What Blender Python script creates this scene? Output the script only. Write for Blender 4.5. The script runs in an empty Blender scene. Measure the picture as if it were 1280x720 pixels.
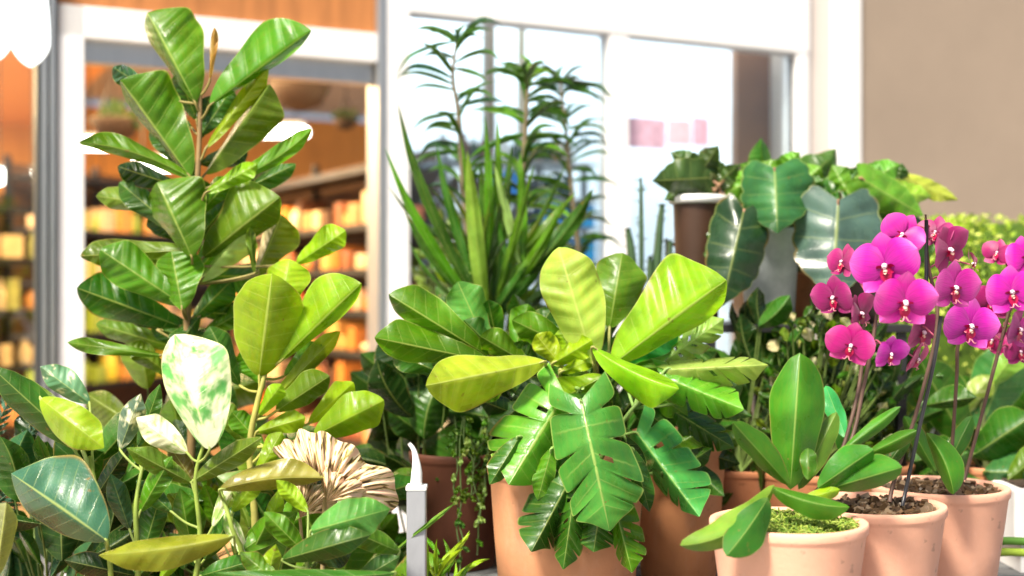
import bpy, bmesh, math, random
from mathutils import Vector, Matrix
R = math.radians
rnd = random.Random(7)
scene = bpy.context.scene
COL = scene.collection
F = 1600.0; CZ = 1.25

# ------------------------------------------------------------------ camera, world, sun, exposure
cam_d = bpy.data.cameras.new("camera"); cam = bpy.data.objects.new("camera", cam_d); COL.objects.link(cam)
cam.location = (0, 0, CZ); cam.rotation_euler = (R(90), 0, 0)
cam_d.sensor_width = 36; cam_d.lens = 45; cam_d.clip_end = 2000; cam_d.clip_start = .05
cam_d.dof.use_dof = True; cam_d.dof.focus_distance = 2.2; cam_d.dof.aperture_fstop = 2.0
scene.camera = cam
scene.cycles.max_bounces = 8; scene.cycles.transparent_max_bounces = 16
scene.cycles.sample_clamp_indirect = 8.0
w = bpy.data.worlds.new("World"); scene.world = w; w.use_nodes = True
nt = w.node_tree; bgn = nt.nodes["Background"]
sky = nt.nodes.new("ShaderNodeTexSky"); sky.sky_type = 'NISHITA'; sky.sun_disc = False
SUN_EL, SUN_AZ = 52, 215          # azimuth clockwise from +Y
sky.sun_elevation = R(SUN_EL); sky.sun_rotation = R(SUN_AZ)
sky.dust_density = 5.0; sky.air_density = 0.8; sky.ozone_density = 0.2
nt.links.new(sky.outputs[0], bgn.inputs[0]); bgn.inputs[1].default_value = 0.09
sd = bpy.data.lights.new("sun", 'SUN'); so = bpy.data.objects.new("sun", sd); COL.objects.link(so)
sd.energy = 4.5; sd.angle = R(12); sd.color = (1, .94, .80)
sv = Vector((math.sin(R(SUN_AZ))*math.cos(R(SUN_EL)), math.cos(R(SUN_AZ))*math.cos(R(SUN_EL)), math.sin(R(SUN_EL))))
so.rotation_euler = sv.to_track_quat('Z', 'Y').to_euler()
vs = scene.view_settings
vs.view_transform = 'Standard'; vs.look = 'None'; vs.gamma = 1; vs.exposure = 0.95

# ------------------------------------------------------------------ helpers
def P(px, py, d):
    return Vector(((px-640)/F*d, d, CZ-(py-360)/F*d))

def tag(o, label=None, cat=None, group=None, kind=None):
    if label: o["label"] = label
    if cat: o["category"] = cat
    if group: o["group"] = group
    if kind: o["kind"] = kind
    return o

def thing(name, loc, label, cat, group=None):
    o = bpy.data.objects.new(name, None); COL.objects.link(o); o.location = loc
    o.empty_display_size = .05
    return tag(o, label, cat, group)

class MB:
    """collects geometry in world coordinates, then links it as one mesh object"""
    def __init__(s):
        s.v = []; s.f = []; s.uv = {}; s.c = []; s.p = []; s.m = []
    def add(s, vs_, fs, uvs=None, col=(1,1,1,1), prm=(0,0,0,0), mi=0):
        n = len(s.v); s.v += [tuple(v) for v in vs_]
        for f in fs:
            s.f.append(tuple(i+n for i in f)); s.m.append(mi)
        if uvs is None: uvs = [(0,0)]*len(vs_)
        for i, u in enumerate(uvs): s.uv[n+i] = u
        s.c += [col]*len(vs_) if not isinstance(col, list) else col
        s.p += [prm]*len(vs_)
    def box(s, x0, x1, y0, y1, z0, z1, M=None, mi=0, col=(1,1,1,1), bev=0):
        b = bmesh.new(); bmesh.ops.create_cube(b, size=1)
        for v in b.verts:
            v.co = Vector(((x0+x1)/2+v.co.x*(x1-x0), (y0+y1)/2+v.co.y*(y1-y0), (z0+z1)/2+v.co.z*(z1-z0)))
        if bev: bmesh.ops.bevel(b, geom=b.edges[:], offset=bev, segments=2, affect='EDGES', profile=.5)
        if M is not None: b.transform(M)
        s.frombm(b, mi, col)
    def frombm(s, b, mi=0, col=(1,1,1,1)):
        b.verts.index_update()
        s.add([v.co.copy() for v in b.verts], [[v.index for v in f.verts] for f in b.faces], None, col, (0,0,0,0), mi)
        b.free()
    def tube(s, pts, r, n=6, smooth=4, col=(1,1,1,1), mi=0, cap=True):
        pts = [Vector(p) for p in pts]
        rs = list(r) if isinstance(r, (list, tuple)) else [r]*len(pts)
        if smooth > 1 and len(pts) > 2:
            q, qr = [], []
            for i in range(len(pts)-1):
                p0 = pts[max(i-1,0)]; p1 = pts[i]; p2 = pts[i+1]; p3 = pts[min(i+2,len(pts)-1)]
                for k in range(smooth):
                    t = k/smooth
                    q.append(.5*((2*p1)+(p2-p0)*t+(2*p0-5*p1+4*p2-p3)*t*t+(3*p1-p0-3*p2+p3)*t**3))
                    qr.append(rs[i]*(1-t)+rs[i+1]*t)
            q.append(pts[-1]); qr.append(rs[-1]); pts, rs = q, qr
        vs_, fs = [], []
        up = Vector((0.13, 0.95, .2)).normalized()
        for i, p in enumerate(pts):
            d = (pts[min(i+1,len(pts)-1)]-pts[max(i-1,0)])
            if d.length < 1e-9: d = Vector((0,0,1))
            d.normalize(); a = d.cross(up)
            if a.length < 1e-3: a = d.cross(Vector((1,0,0)))
            a.normalize(); b = d.cross(a)
            for k in range(n):
                t = 2*math.pi*k/n
                vs_.append(p+(a*math.cos(t)+b*math.sin(t))*rs[i])
        for i in range(len(pts)-1):
            for k in range(n):
                fs.append((i*n+k, i*n+(k+1)%n, (i+1)*n+(k+1)%n, (i+1)*n+k))
        if cap:
            fs.append(tuple(range(n))); fs.append(tuple((len(pts)-1)*n+k for k in range(n))[::-1])
        s.add(vs_, fs, None, col, (0,0,0,0), mi)
    def lathe(s, c, prof, n=48, mi=0, col=(1,1,1,1), wob=0):
        vs_, fs, uv = [], [], []
        for i, (r, z) in enumerate(prof):
            for k in range(n):
                t = 2*math.pi*k/n
                rr = r*(1+wob*math.sin(3*t+z*9)+wob*.6*math.sin(5*t+1))
                vs_.append(Vector(c)+Vector((rr*math.cos(t), rr*math.sin(t), z))); uv.append((k/n, i/len(prof)))
        for i in range(len(prof)-1):
            for k in range(n):
                fs.append((i*n+k, i*n+(k+1)%n, (i+1)*n+(k+1)%n, (i+1)*n+k))
        fs.append(tuple(range(n))[::-1])
        s.add(vs_, fs, uv, col, (0,0,0,0), mi)
    def build(s, name, mats, parent=None, smooth=True):
        me = bpy.data.meshes.new(name)
        if parent is not None:
            o0 = parent_loc(parent); v = [(a[0]-o0[0], a[1]-o0[1], a[2]-o0[2]) for a in s.v]
            loc = (0,0,0)
        else:
            n = max(1, len(s.v)); loc = tuple(sum(a[i] for a in s.v)/n for i in range(2)) + (min(a[2] for a in s.v),)
            v = [(a[0]-loc[0], a[1]-loc[1], a[2]-loc[2]) for a in s.v]
        me.from_pydata(v, [], s.f)
        uvl = me.uv_layers.new(name="UVMap")
        vi = [0]*len(me.loops); me.loops.foreach_get("vertex_index", vi)
        fl = []
        for i in vi: fl += s.uv[i]
        uvl.data.foreach_set("uv", fl)
        a = me.color_attributes.new("col", 'FLOAT_COLOR', 'POINT'); a.data.foreach_set("color", [x for c in s.c for x in c])
        a = me.color_attributes.new("prm", 'FLOAT_COLOR', 'POINT'); a.data.foreach_set("color", [x for c in s.p for x in c])
        if not isinstance(mats, (list, tuple)): mats = [mats]
        for m in mats: me.materials.append(m)
        me.polygons.foreach_set("material_index", s.m)
        me.polygons.foreach_set("use_smooth", [smooth]*len(me.polygons))
        me.update()
        o = bpy.data.objects.new(name, me); COL.objects.link(o); o.location = loc
        if parent is not None: o.parent = parent
        return o

def parent_loc(o):
    v = Vector(o.location)
    while o.parent is not None:
        o = o.parent; v += Vector(o.location)
    return v

def smooth_by_angle(o, ang=35):
    me = o.data
    bm = bmesh.new(); bm.from_mesh(me)
    for e in bm.edges:
        if len(e.link_faces) == 2 and e.calc_face_angle(0) > R(ang): e.smooth = False
    bm.to_mesh(me); bm.free()

# ------------------------------------------------------------------ materials
def mat(name, col=(.5,.5,.5), rough=.5, metal=0, noise=0, nscale=8, bump=0, bscale=40, emit=0, spec=.5, stretch=None, coat=0, sss=0, col2=None):
    m = bpy.data.materials.new(name); m.use_nodes = True
    t = m.node_tree; b = t.nodes["Principled BSDF"]
    b.inputs["Base Color"].default_value = (*col, 1); b.inputs["Roughness"].default_value = rough
    b.inputs["Metallic"].default_value = metal; b.inputs["Specular IOR Level"].default_value = spec
    b.inputs["Coat Weight"].default_value = coat
    if emit:
        b.inputs["Emission Color"].default_value = (*col, 1); b.inputs["Emission Strength"].default_value = emit
    tc = t.nodes.new("ShaderNodeTexCoord"); src = tc.outputs["Object"]
    if stretch:
        mp = t.nodes.new("ShaderNodeMapping"); mp.inputs["Scale"].default_value = stretch
        t.links.new(src, mp.inputs[0]); src = mp.outputs[0]
    if noise:
        n = t.nodes.new("ShaderNodeTexNoise"); n.inputs["Scale"].default_value = nscale; n.inputs["Detail"].default_value = 6
        n.inputs["Roughness"].default_value = .65
        t.links.new(src, n.inputs["Vector"])
        r = t.nodes.new("ShaderNodeValToRGB"); r.color_ramp.elements[0].position = .3; r.color_ramp.elements[1].position = .7
        c2 = col2 or tuple(min(1, c*(1+noise)) for c in col)
        r.color_ramp.elements[0].color = (*[c*(1-noise) for c in col], 1) if not col2 else (*col, 1)
        r.color_ramp.elements[1].color = (*c2, 1)
        t.links.new(n.outputs[0], r.inputs[0]); t.links.new(r.outputs[0], b.inputs["Base Color"])
        mr = t.nodes.new("ShaderNodeMapRange"); mr.inputs[3].default_value = max(0, rough-.1); mr.inputs[4].default_value = min(1, rough+.12)
        t.links.new(n.outputs[0], mr.inputs[0]); t.links.new(mr.outputs[0], b.inputs["Roughness"])
    if bump:
        n2 = t.nodes.new("ShaderNodeTexNoise"); n2.inputs["Scale"].default_value = bscale; n2.inputs["Detail"].default_value = 5
        t.links.new(src, n2.inputs["Vector"])
        bp = t.nodes.new("ShaderNodeBump"); bp.inputs["Strength"].default_value = bump; bp.inputs["Distance"].default_value = .004
        t.links.new(n2.outputs[0], bp.inputs["Height"]); t.links.new(bp.outputs[0], b.inputs["Normal"])
    return m

def N(t, typ, **kw):
    n = t.nodes.new(typ)
    for k, v in kw.items():
        if k == 'op': n.operation = v
        else: n.inputs[k if not k.startswith('i') else int(k[1:])].default_value = v
    return n

def leaf_material(name="leaf", rough=.34, trans=.35, spec=.5, nv=9.0):
    """leaf colour from the mesh attribute; midrib and side veins from the leaf's own uv (u across -1..1, v along)"""
    m = bpy.data.materials.new(name); m.use_nodes = True; t = m.node_tree; L = t.links
    b = t.nodes["Principled BSDF"]; out = t.nodes["Material Output"]
    ca = t.nodes.new("ShaderNodeAttribute"); ca.attribute_name = "col"
    pa = t.nodes.new("ShaderNodeAttribute"); pa.attribute_name = "prm"
    ps = t.nodes.new("ShaderNodeSeparateColor"); L.new(pa.outputs["Color"], ps.inputs[0])
    uv = t.nodes.new("ShaderNodeUVMap"); uv.uv_map = "UVMap"
    sx = t.nodes.new("ShaderNodeSeparateXYZ"); L.new(uv.outputs[0], sx.inputs[0])
    def math_(op, a, b_=None, c=None):
        n = t.nodes.new("ShaderNodeMath"); n.operation = op
        for i, x in enumerate((a, b_, c)):
            if x is None: continue
            if isinstance(x, (int, float)): n.inputs[i].default_value = x
            else: L.new(x, n.inputs[i])
        return n.outputs[0]
    def maprange(x, a, b_, c, d):
        n = t.nodes.new("ShaderNodeMapRange"); n.interpolation_type = 'SMOOTHSTEP'
        L.new(x, n.inputs[0])
        for i, k in enumerate((a, b_, c, d)): n.inputs[i+1].default_value = k
        return n.outputs[0]
    au = math_('ABSOLUTE', sx.outputs[0]); v = sx.outputs[1]
    nz = t.nodes.new("ShaderNodeTexNoise"); nz.inputs["Scale"].default_value = 9; nz.inputs["Detail"].default_value = 4
    cmb = t.nodes.new("ShaderNodeCombineXYZ"); L.new(au, cmb.inputs[0]); L.new(v, cmb.inputs[1])
    L.new(math_('MULTIPLY', ps.outputs[2], 37.0), cmb.inputs[2]); L.new(cmb.outputs[0], nz.inputs["Vector"])
    mid = maprange(au, .012, .06, 1, 0)
    wob = math_('MULTIPLY', math_('SUBTRACT', nz.outputs[0], .5), .018)
    vv = math_('ADD', v, wob)
    fr = math_('FRACT', math_('MULTIPLY', vv, nv))
    dv = math_('ABSOLUTE', math_('SUBTRACT', fr, .5))      # 0.5 on the vein
    side = math_('MULTIPLY', maprange(dv, .445, .5, 0, 1), maprange(au, .7, 1.0, 1, .15))
    # fine net of small veins
    vo = t.nodes.new("ShaderNodeTexVoronoi"); vo.feature = 'DISTANCE_TO_EDGE'; vo.inputs["Scale"].default_value = 30
    mp = t.nodes.new("ShaderNodeMapping"); mp.inputs["Scale"].default_value = (.5, 1, 1); L.new(cmb.outputs[0], mp.inputs[0]); L.new(mp.outputs[0], vo.inputs["Vector"])
    net = maprange(vo.outputs[0], 0, .08, 1, 0)
    vein = math_('MAXIMUM', mid, math_('MULTIPLY', side, .42))
    veinc = math_('MULTIPLY', math_('ADD', vein, math_('MULTIPLY', net, .07)), ps.outputs[0])
    # base tone variation
    oc = t.nodes.new("ShaderNodeTexCoord")
    n2 = t.nodes.new("ShaderNodeTexNoise"); n2.inputs["Scale"].default_value = 14; n2.inputs["Detail"].default_value = 5; L.new(oc.outputs["Object"], n2.inputs["Vector"])
    hsv = t.nodes.new("ShaderNodeHueSaturation"); L.new(ca.outputs["Color"], hsv.inputs["Color"])
    L.new(maprange(n2.outputs[0], .3, .7, .72, 1.28), hsv.inputs["Value"])
    L.new(maprange(nz.outputs[0], .3, .7, .49, .51), hsv.inputs["Hue"])
    vc = t.nodes.new("ShaderNodeMix"); vc.data_type = 'RGBA'
    L.new(veinc, vc.inputs[0]); L.new(hsv.outputs[0], vc.inputs[6])
    lt = t.nodes.new("ShaderNodeMix"); lt.data_type = 'RGBA'; lt.inputs[0].default_value = .5
    L.new(ca.outputs["Color"], lt.inputs[6]); lt.inputs[7].default_value = (.55, .62, .18, 1)
    L.new(lt.outputs[2], vc.inputs[7])
    # cream variegation in streaks that follow the side veins
    mp2 = t.nodes.new("ShaderNodeMapping"); mp2.inputs["Scale"].default_value = (.9, 2.6, 1); L.new(cmb.outputs[0], mp2.inputs[0])
    n3 = t.nodes.new("ShaderNodeTexNoise"); n3.inputs["Scale"].default_value = 2.2; n3.inputs["Detail"].default_value = 3; L.new(mp2.outputs[0], n3.inputs["Vector"])
    vf = maprange(math_('ADD', n3.outputs[0], math_('MULTIPLY', math_('SUBTRACT', ps.outputs[1], .5), .7)), .46, .68, 0, 1)
    vf = math_('MULTIPLY', vf, maprange(ps.outputs[1], .02, .1, 0, 1))
    vg = t.nodes.new("ShaderNodeMix"); vg.data_type = 'RGBA'; L.new(vf, vg.inputs[0]); L.new(vc.outputs[2], vg.inputs[6]); vg.inputs[7].default_value = (.72, .70, .50, 1)
    # thin pale margin, spots
    mg = t.nodes.new("ShaderNodeMix"); mg.data_type = 'RGBA'
    L.new(math_('MULTIPLY', maprange(au, .955, .985, 0, .55), ps.outputs[0]), mg.inputs[0]); L.new(vg.outputs[2], mg.inputs[6]); mg.inputs[7].default_value = (.5, .55, .15, 1)
    n5 = t.nodes.new("ShaderNodeTexNoise"); n5.inputs["Scale"].default_value = 70; n5.inputs["Detail"].default_value = 6; L.new(oc.outputs["Object"], n5.inputs["Vector"])
    n6 = t.nodes.new("ShaderNodeTexNoise"); n6.inputs["Scale"].default_value = 11; n6.inputs["Detail"].default_value = 3; L.new(oc.outputs["Object"], n6.inputs["Vector"])
    spot = math_('MULTIPLY', maprange(n5.outputs[0], .66, .72, 0, 1), maprange(n6.outputs[0], .48, .6, 0, 1))
    edgeb = math_('MULTIPLY', maprange(au, .90, 1.0, 0, .8), maprange(n6.outputs[0], .54, .62, 0, 1))
    blem = math_('MINIMUM', math_('ADD', math_('MULTIPLY', spot, .75), edgeb), .85)
    bl = t.nodes.new("ShaderNodeMix"); bl.data_type = 'RGBA'; L.new(blem, bl.inputs[0]); L.new(mg.outputs[2], bl.inputs[6]); bl.inputs[7].default_value = (.20, .12, .03, 1)
    colr = bl.outputs[2]
    L.new(colr, b.inputs["Base Color"])
    b.inputs["Specular IOR Level"].default_value = spec
    L.new(math_('ADD', maprange(n2.outputs[0], .3, .7, rough-.09, rough+.14), math_('MULTIPLY', n5.outputs[0], .08)), b.inputs["Roughness"])
    hgt = math_('ADD', math_('MULTIPLY', vein, -1.0), math_('MULTIPLY', net, -.12))
    bp = t.nodes.new("ShaderNodeBump"); bp.inputs["Strength"].default_value = .45; bp.inputs["Distance"].default_value = .0015
    L.new(hgt, bp.inputs["Height"]); L.new(bp.outputs[0], b.inputs["Normal"])
    tr = t.nodes.new("ShaderNodeBsdfTranslucent")
    g = t.nodes.new("ShaderNodeMix"); g.data_type = 'RGBA'; g.blend_type = 'MULTIPLY'; g.inputs[0].default_value = 1
    L.new(colr, g.inputs[6]); g.inputs[7].default_value = (1.6, 1.7, .6, 1)
    L.new(g.outputs[2], tr.inputs[0])
    mx = t.nodes.new("ShaderNodeMixShader"); mx.inputs[0].default_value = trans
    L.new(b.outputs[0], mx.inputs[1]); L.new(tr.outputs[0], mx.inputs[2]); L.new(mx.outputs[0], out.inputs[0])
    return m

def attr_material(name, rough=.5, trans=0, spec=.4, coat=0):
    m = bpy.data.materials.new(name); m.use_nodes = True; t = m.node_tree; L = t.links
    b = t.nodes["Principled BSDF"]; ca = t.nodes.new("ShaderNodeAttribute"); ca.attribute_name = "col"
    oc = t.nodes.new("ShaderNodeTexCoord")
    n2 = t.nodes.new("ShaderNodeTexNoise"); n2.inputs["Scale"].default_value = 30; n2.inputs["Detail"].default_value = 5; L.new(oc.outputs["Object"], n2.inputs["Vector"])
    mr = t.nodes.new("ShaderNodeMapRange"); L.new(n2.outputs[0], mr.inputs[0]); mr.inputs[1].default_value = .3; mr.inputs[2].default_value = .7; mr.inputs[3].default_value = .75; mr.inputs[4].default_value = 1.25
    hsv = t.nodes.new("ShaderNodeHueSaturation"); L.new(ca.outputs["Color"], hsv.inputs["Color"]); L.new(mr.outputs[0], hsv.inputs["Value"])
    L.new(hsv.outputs[0], b.inputs["Base Color"]); b.inputs["Roughness"].default_value = rough; b.inputs["Specular IOR Level"].default_value = spec
    b.inputs["Coat Weight"].default_value = coat
    if trans:
        tr = t.nodes.new("ShaderNodeBsdfTranslucent"); L.new(hsv.outputs[0], tr.inputs[0])
        mx = t.nodes.new("ShaderNodeMixShader"); mx.inputs[0].default_value = trans
        L.new(b.outputs[0], mx.inputs[1]); L.new(tr.outputs[0], mx.inputs[2]); L.new(mx.outputs[0], t.nodes["Material Output"].inputs[0])
    return m

LEAF = leaf_material("leaf_satin", .24, .36, .36, 8)
GLOSSY = leaf_material("leaf_glossy", .22, .22, .4, 9)
BROAD = leaf_material("leaf_broad", .22, .25, .45, 5)
ORCH = leaf_material("orchid_leaf", .3, .2, .35, .4)
STEM = attr_material("stem", .55)
SMALL = attr_material("small_leaf", .42, .3)
PLASTIC = attr_material("packaging", .35, 0, .5, .2)

def terracotta(name, col):
    m = mat(name, col, .72, noise=.10, nscale=5, bump=.14, bscale=120, spec=.3)
    t = m.node_tree; b = t.nodes["Principled BSDF"]; src = b.inputs["Base Color"].links[0].from_socket
    tc = t.nodes.new("ShaderNodeTexCoord"); mp = t.nodes.new("ShaderNodeMapping"); mp.inputs["Scale"].default_value = (9, 9, 3.5)
    n = t.nodes.new("ShaderNodeTexNoise"); n.inputs["Scale"].default_value = 1.6; n.inputs["Detail"].default_value = 9; n.inputs["Roughness"].default_value = .72
    mr = t.nodes.new("ShaderNodeMapRange"); mr.inputs[1].default_value = .53; mr.inputs[2].default_value = .72; mr.inputs[4].default_value = .16
    mx = t.nodes.new("ShaderNodeMix"); mx.data_type = 'RGBA'; mx.inputs[7].default_value = (*[min(1, c*.5+.42) for c in col], 1)
    L = t.links; L.new(tc.outputs["Object"], mp.inputs[0]); L.new(mp.outputs[0], n.inputs["Vector"]); L.new(n.outputs[0], mr.inputs[0]); L.new(mr.outputs[0], mx.inputs[0]); L.new(src, mx.inputs[6])
    n7 = t.nodes.new("ShaderNodeTexNoise"); n7.inputs["Scale"].default_value = 55; n7.inputs["Detail"].default_value = 4; L.new(tc.outputs["Object"], n7.inputs["Vector"])
    mr2 = t.nodes.new("ShaderNodeMapRange"); mr2.inputs[1].default_value = .66; mr2.inputs[2].default_value = .74; mr2.inputs[4].default_value = .5; L.new(n7.outputs[0], mr2.inputs[0])
    mx2 = t.nodes.new("ShaderNodeMix"); mx2.data_type = 'RGBA'; mx2.inputs[7].default_value = (*[c*.45 for c in col], 1); L.new(mr2.outputs[0], mx2.inputs[0]); L.new(mx.outputs[2], mx2.inputs[6])
    L.new(mx2.outputs[2], b.inputs["Base Color"])
    return m
TERRA = terracotta("terracotta", (.78, .41, .28))
TERRA_D = terracotta("terracotta_dark", (.50, .20, .09))
SOIL = mat("bark_soil", (.05, .03, .018), .95, noise=.6, nscale=60, bump=1, bscale=90)
WHITE = mat("white_paint", (.84, .83, .83), .45, noise=.03, nscale=3)
ALU = mat("aluminium", (.45, .47, .48), .38, .8, noise=.12, nscale=5, stretch=(40,40,1))
DARKM = mat("dark_gasket", (.03, .035, .04), .5)
BLACK = mat("black_metal", (.012, .012, .014), .45, noise=.2)
BEIGE = mat("beige_render", (.29, .225, .17), .9, noise=.07, nscale=2.2, bump=.5, bscale=130)
GREIGE = mat("pale_render", (.62, .55, .50), .85, noise=.04, nscale=2)
ORANGEW = mat("warm_timber", (.42, .16, .045), .5, noise=.25, nscale=3, stretch=(6,6,.6))
CONC = mat("concrete", (.36, .34, .32), .85, noise=.12, nscale=3, bump=.4, bscale=60)

# ------------------------------------------------------------------ leaves
def prof_fiddle(t): return (math.sin(math.pi*t**1.24)**.60)*(1-.13*math.exp(-((t-.30)/.12)**2)) if 0 < t < 1 else 0
def prof_ovate(t):  return math.sin(math.pi*t**.9)**.8 if 0 < t < 1 else 0
def prof_round(t):  return math.sin(math.pi*t**1.12)**.58 if 0 < t < 1 else 0
def prof_strap(t):  return math.sin(math.pi*t**.62)**.75 if 0 < t < 1 else 0
def prof_oblong(t): return math.sin(math.pi*t**1.15)**.55 if 0 < t < 1 else 0
def prof_heart(t):  return max(0, math.sin(math.pi*(.07+.93*t**.75)))**(.5+.45*t) if t < 1 else 0
def prof_mon(t):  return max(0, math.sin(math.pi*(t*.80+.20)**.95))**.72 if t < 1 else 0
PROF = dict(fiddle=prof_fiddle, ovate=prof_ovate, round=prof_round, strap=prof_strap, oblong=prof_oblong, heart=prof_heart, monstera=prof_mon)
SWEEP = dict(fiddle=.16, ovate=.14, round=.13, strap=.12, oblong=.05, heart=.12, monstera=.3)

WS = dict(fiddle=1.10)
def leaf(mb, b, t, wl, wr, db, dt=None, prof='fiddle', col=(.1,.3,.03), bend=0, bulge=0, fold=1, vein=.6, var=0,
         wave=.008, quilt=.0012, nv=8, W=None, notch=0, ncount=5, jit=.12, curl=.0, seed=None, mi=0, ragged=0):
    """b, t: base and tip as seen in the photo with their depths; wl, wr: seen half widths; the halves fold in depth"""
    rr = random.Random(seed if seed is not None else int(b[0]*31+b[1]*17+t[0]*7+t[1]))
    dt = db if dt is None else dt
    f = PROF[prof]; sw = SWEEP[prof]
    if not bulge and prof != 'strap' and not notch: bulge = math.hypot(t[0]-b[0], t[1]-b[1])/F*db*rr.uniform(-.05, .15)
    if notch and not curl: curl = max(wl, wr)/F*db*.45
    if not curl and prof != 'strap': curl = max(wl, wr)/F*db*rr.uniform(-.1, .5)
    wl *= WS.get(prof, 1); wr *= WS.get(prof, 1)
    nt_ = 150 if notch else (44 if prof not in ('strap', 'oblong') else 24)
    if max(wl, wr) < 12 and not notch: nt_ = 18
    nr = 7 if max(wl, wr) > 14 else 4
    bx, by = b; tx, ty = t; L = math.hypot(tx-bx, ty-by); ax, ay = (tx-bx)/L, (ty-by)/L
    lx, ly = ay, -ax
    Wp = W if W else max(wl, wr)*1.07
    k = random.Random(rr.random())
    c = tuple(min(1, x*(1+rr.uniform(-jit, jit))) for x in col)
    irr = rr.uniform(.025,.07) if prof != 'strap' and max(wl,wr) > 9 else 0; r3 = rr.random(); ph = rr.uniform(0, 6)
    nts = {}
    for s in (-1, 1):
        if notch:
            nts[s] = [((i+.6+rr.uniform(-.12,.12))/(ncount+.6)*.86, notch*rr.uniform(.75, 1.08), rr.uniform(.009,.015)) for i in range(ncount)]
        elif ragged:
            nts[s] = [((i+.5)/ncount, ragged*rr.uniform(.4,1), .03) for i in range(ncount)]
        else: nts[s] = []
    holes = [(s, (i+.1)/(ncount+.6)*.86+.02) for s in (-1,1) for i in range(1, ncount-1)] if notch and ncount > 3 else []; holes = [h for h in holes if rr.random() < .6] if notch else []
    vs_, fs, uv, idx = [], [], [], {}
    for i in range(nt_+1):
        q = i/nt_
        for j in range(-nr, nr+1):
            s = 1 if j > 0 else -1; r = abs(j)/nr
            w_ = (wl if s > 0 else wr)
            pr = f(q)
            nf = 1
            for (tn, dp, wd) in nts[s]:
                nf = min(nf, 1-dp*math.exp(-abs((q-tn)/wd)**1.35))
            rad = r*pr*nf*(1+irr*(math.sin(q*8.5+ph*2+s)+.6*math.sin(q*17+ph+2*s))*min(1, q*3))
            if prof in ('heart', 'monstera'):
                sv_ = rad*((-.24 if prof == 'monstera' else -.28)*(1-q)**1.6+sw*math.sin(math.pi*min(1,q*1.0))) if q < 1 else 0
            else: sv_ = rad*sw*math.sin(math.pi*q)**1.0
            bd = bend*4*q*(1-q)
            mx_ = bx+ax*L*(q+sv_)+lx*(bd+s*w_*rad); my_ = by+ay*L*(q+sv_)+ly*(bd+s*w_*rad)
            qq = q
            d = db+(dt-db)*qq-bulge*4*q*(1-q)
            hw = math.sqrt(max(Wp*Wp-w_*w_, 0))/F*d
            d += fold*hw*rad**1.15
            d += wave*math.sin(q*11+ph+s*1.3)*(r**2)*pr
            d += quilt*math.cos(2*math.pi*nv*q)*r*(1.15-r)*2*pr
            d += curl*rad*rad
            vs_.append(P(mx_, my_, d)); uv.append((j/nr, q)); idx[i, j] = len(vs_)-1
    for i in range(nt_):
        q = (i+.5)/nt_
        for j in range(-nr, nr):
            s = 1 if j >= 0 else -1; r = abs(j+.5)/nr
            if notch and any(hs == s and abs(q-ht) < .016 and .2 < r < .45 for hs, ht in holes): continue
            fs.append((idx[i,j], idx[i,j+1], idx[i+1,j+1], idx[i+1,j]))
    mb.add(vs_, fs, uv, (*c, 1), (vein, var, r3, 1), mi)

# named leaf colours (the leaf's own pigment, plus shade in VD)
G  = (.072, .195, .005)   # mid green
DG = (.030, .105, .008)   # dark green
BG = (.030, .110, .040)   # blue green
OL = (.095, .165, .010)   # olive
LM = (.225, .375, .008)   # lime
YL = (.250, .400, .010)   # yellow lime
PL = (.330, .470, .130)   # pale
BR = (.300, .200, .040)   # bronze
VD = (.012, .042, .006)  # near-black green, with shade between leaves put into the colour

def leaves(mb, depth, rows, prof='fiddle', stems=None, smb=None, srad=.0022, scol=(.12,.17,.03,1), jitter=.0, **kw):
    for i, r in enumerate(rows):
        (bx, by, tx, ty, wl, wr, col) = r[:7]; o = dict(kw)
        if len(r) > 7: o.update(r[7])
        p = o.pop('prof', prof); d0 = o.pop('d', depth); dt = o.pop('dt', None)
        rr = random.Random(i*7+int(bx))
        if dt is None: dt = d0+rr.uniform(-.05, .04)
        att = o.pop('att', None)
        leaf(mb, (bx, by), (tx, ty), wl, wr, d0, dt, p, col, **o)
        if smb is not None and stems:
            best = att
            if best is None:
                bd = 1e9
                for st in stems:
                    for k in range(len(st)-1):
                        for q in (0, .25, .5, .75):
                            x = st[k][0]*(1-q)+st[k+1][0]*q; y = st[k][1]*(1-q)+st[k+1][1]*q; z = st[k][2]*(1-q)+st[k+1][2]*q
                            dd = abs(x-bx)*1.2+abs(y-(by+14))
                            if dd < bd: bd = dd; best = (x, y, z)
            a = P(best[0], best[1], best[2]); e = P(bx, by, d0)
            L = math.hypot(tx-bx, ty-by)
            e2 = P(bx+(tx-bx)*8/L, by+(ty-by)*8/L, d0+(dt-d0)*8/L+.002)
            m_ = (a+e)/2+Vector((0,0,-.004)); 
            if (a-e).length > .004: smb.tube([a, m_, e, e2], [srad*1.2, srad, srad, srad*.5], 6, 3, scol)

def stems_tube(mb, stems, r0, r1, col):
    for st in stems:
        n = len(st); mb.tube([P(*p) for p in st], [r0+(r1-r0)*i/(n-1) for i in range(n)], 8, 4, col)

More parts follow.
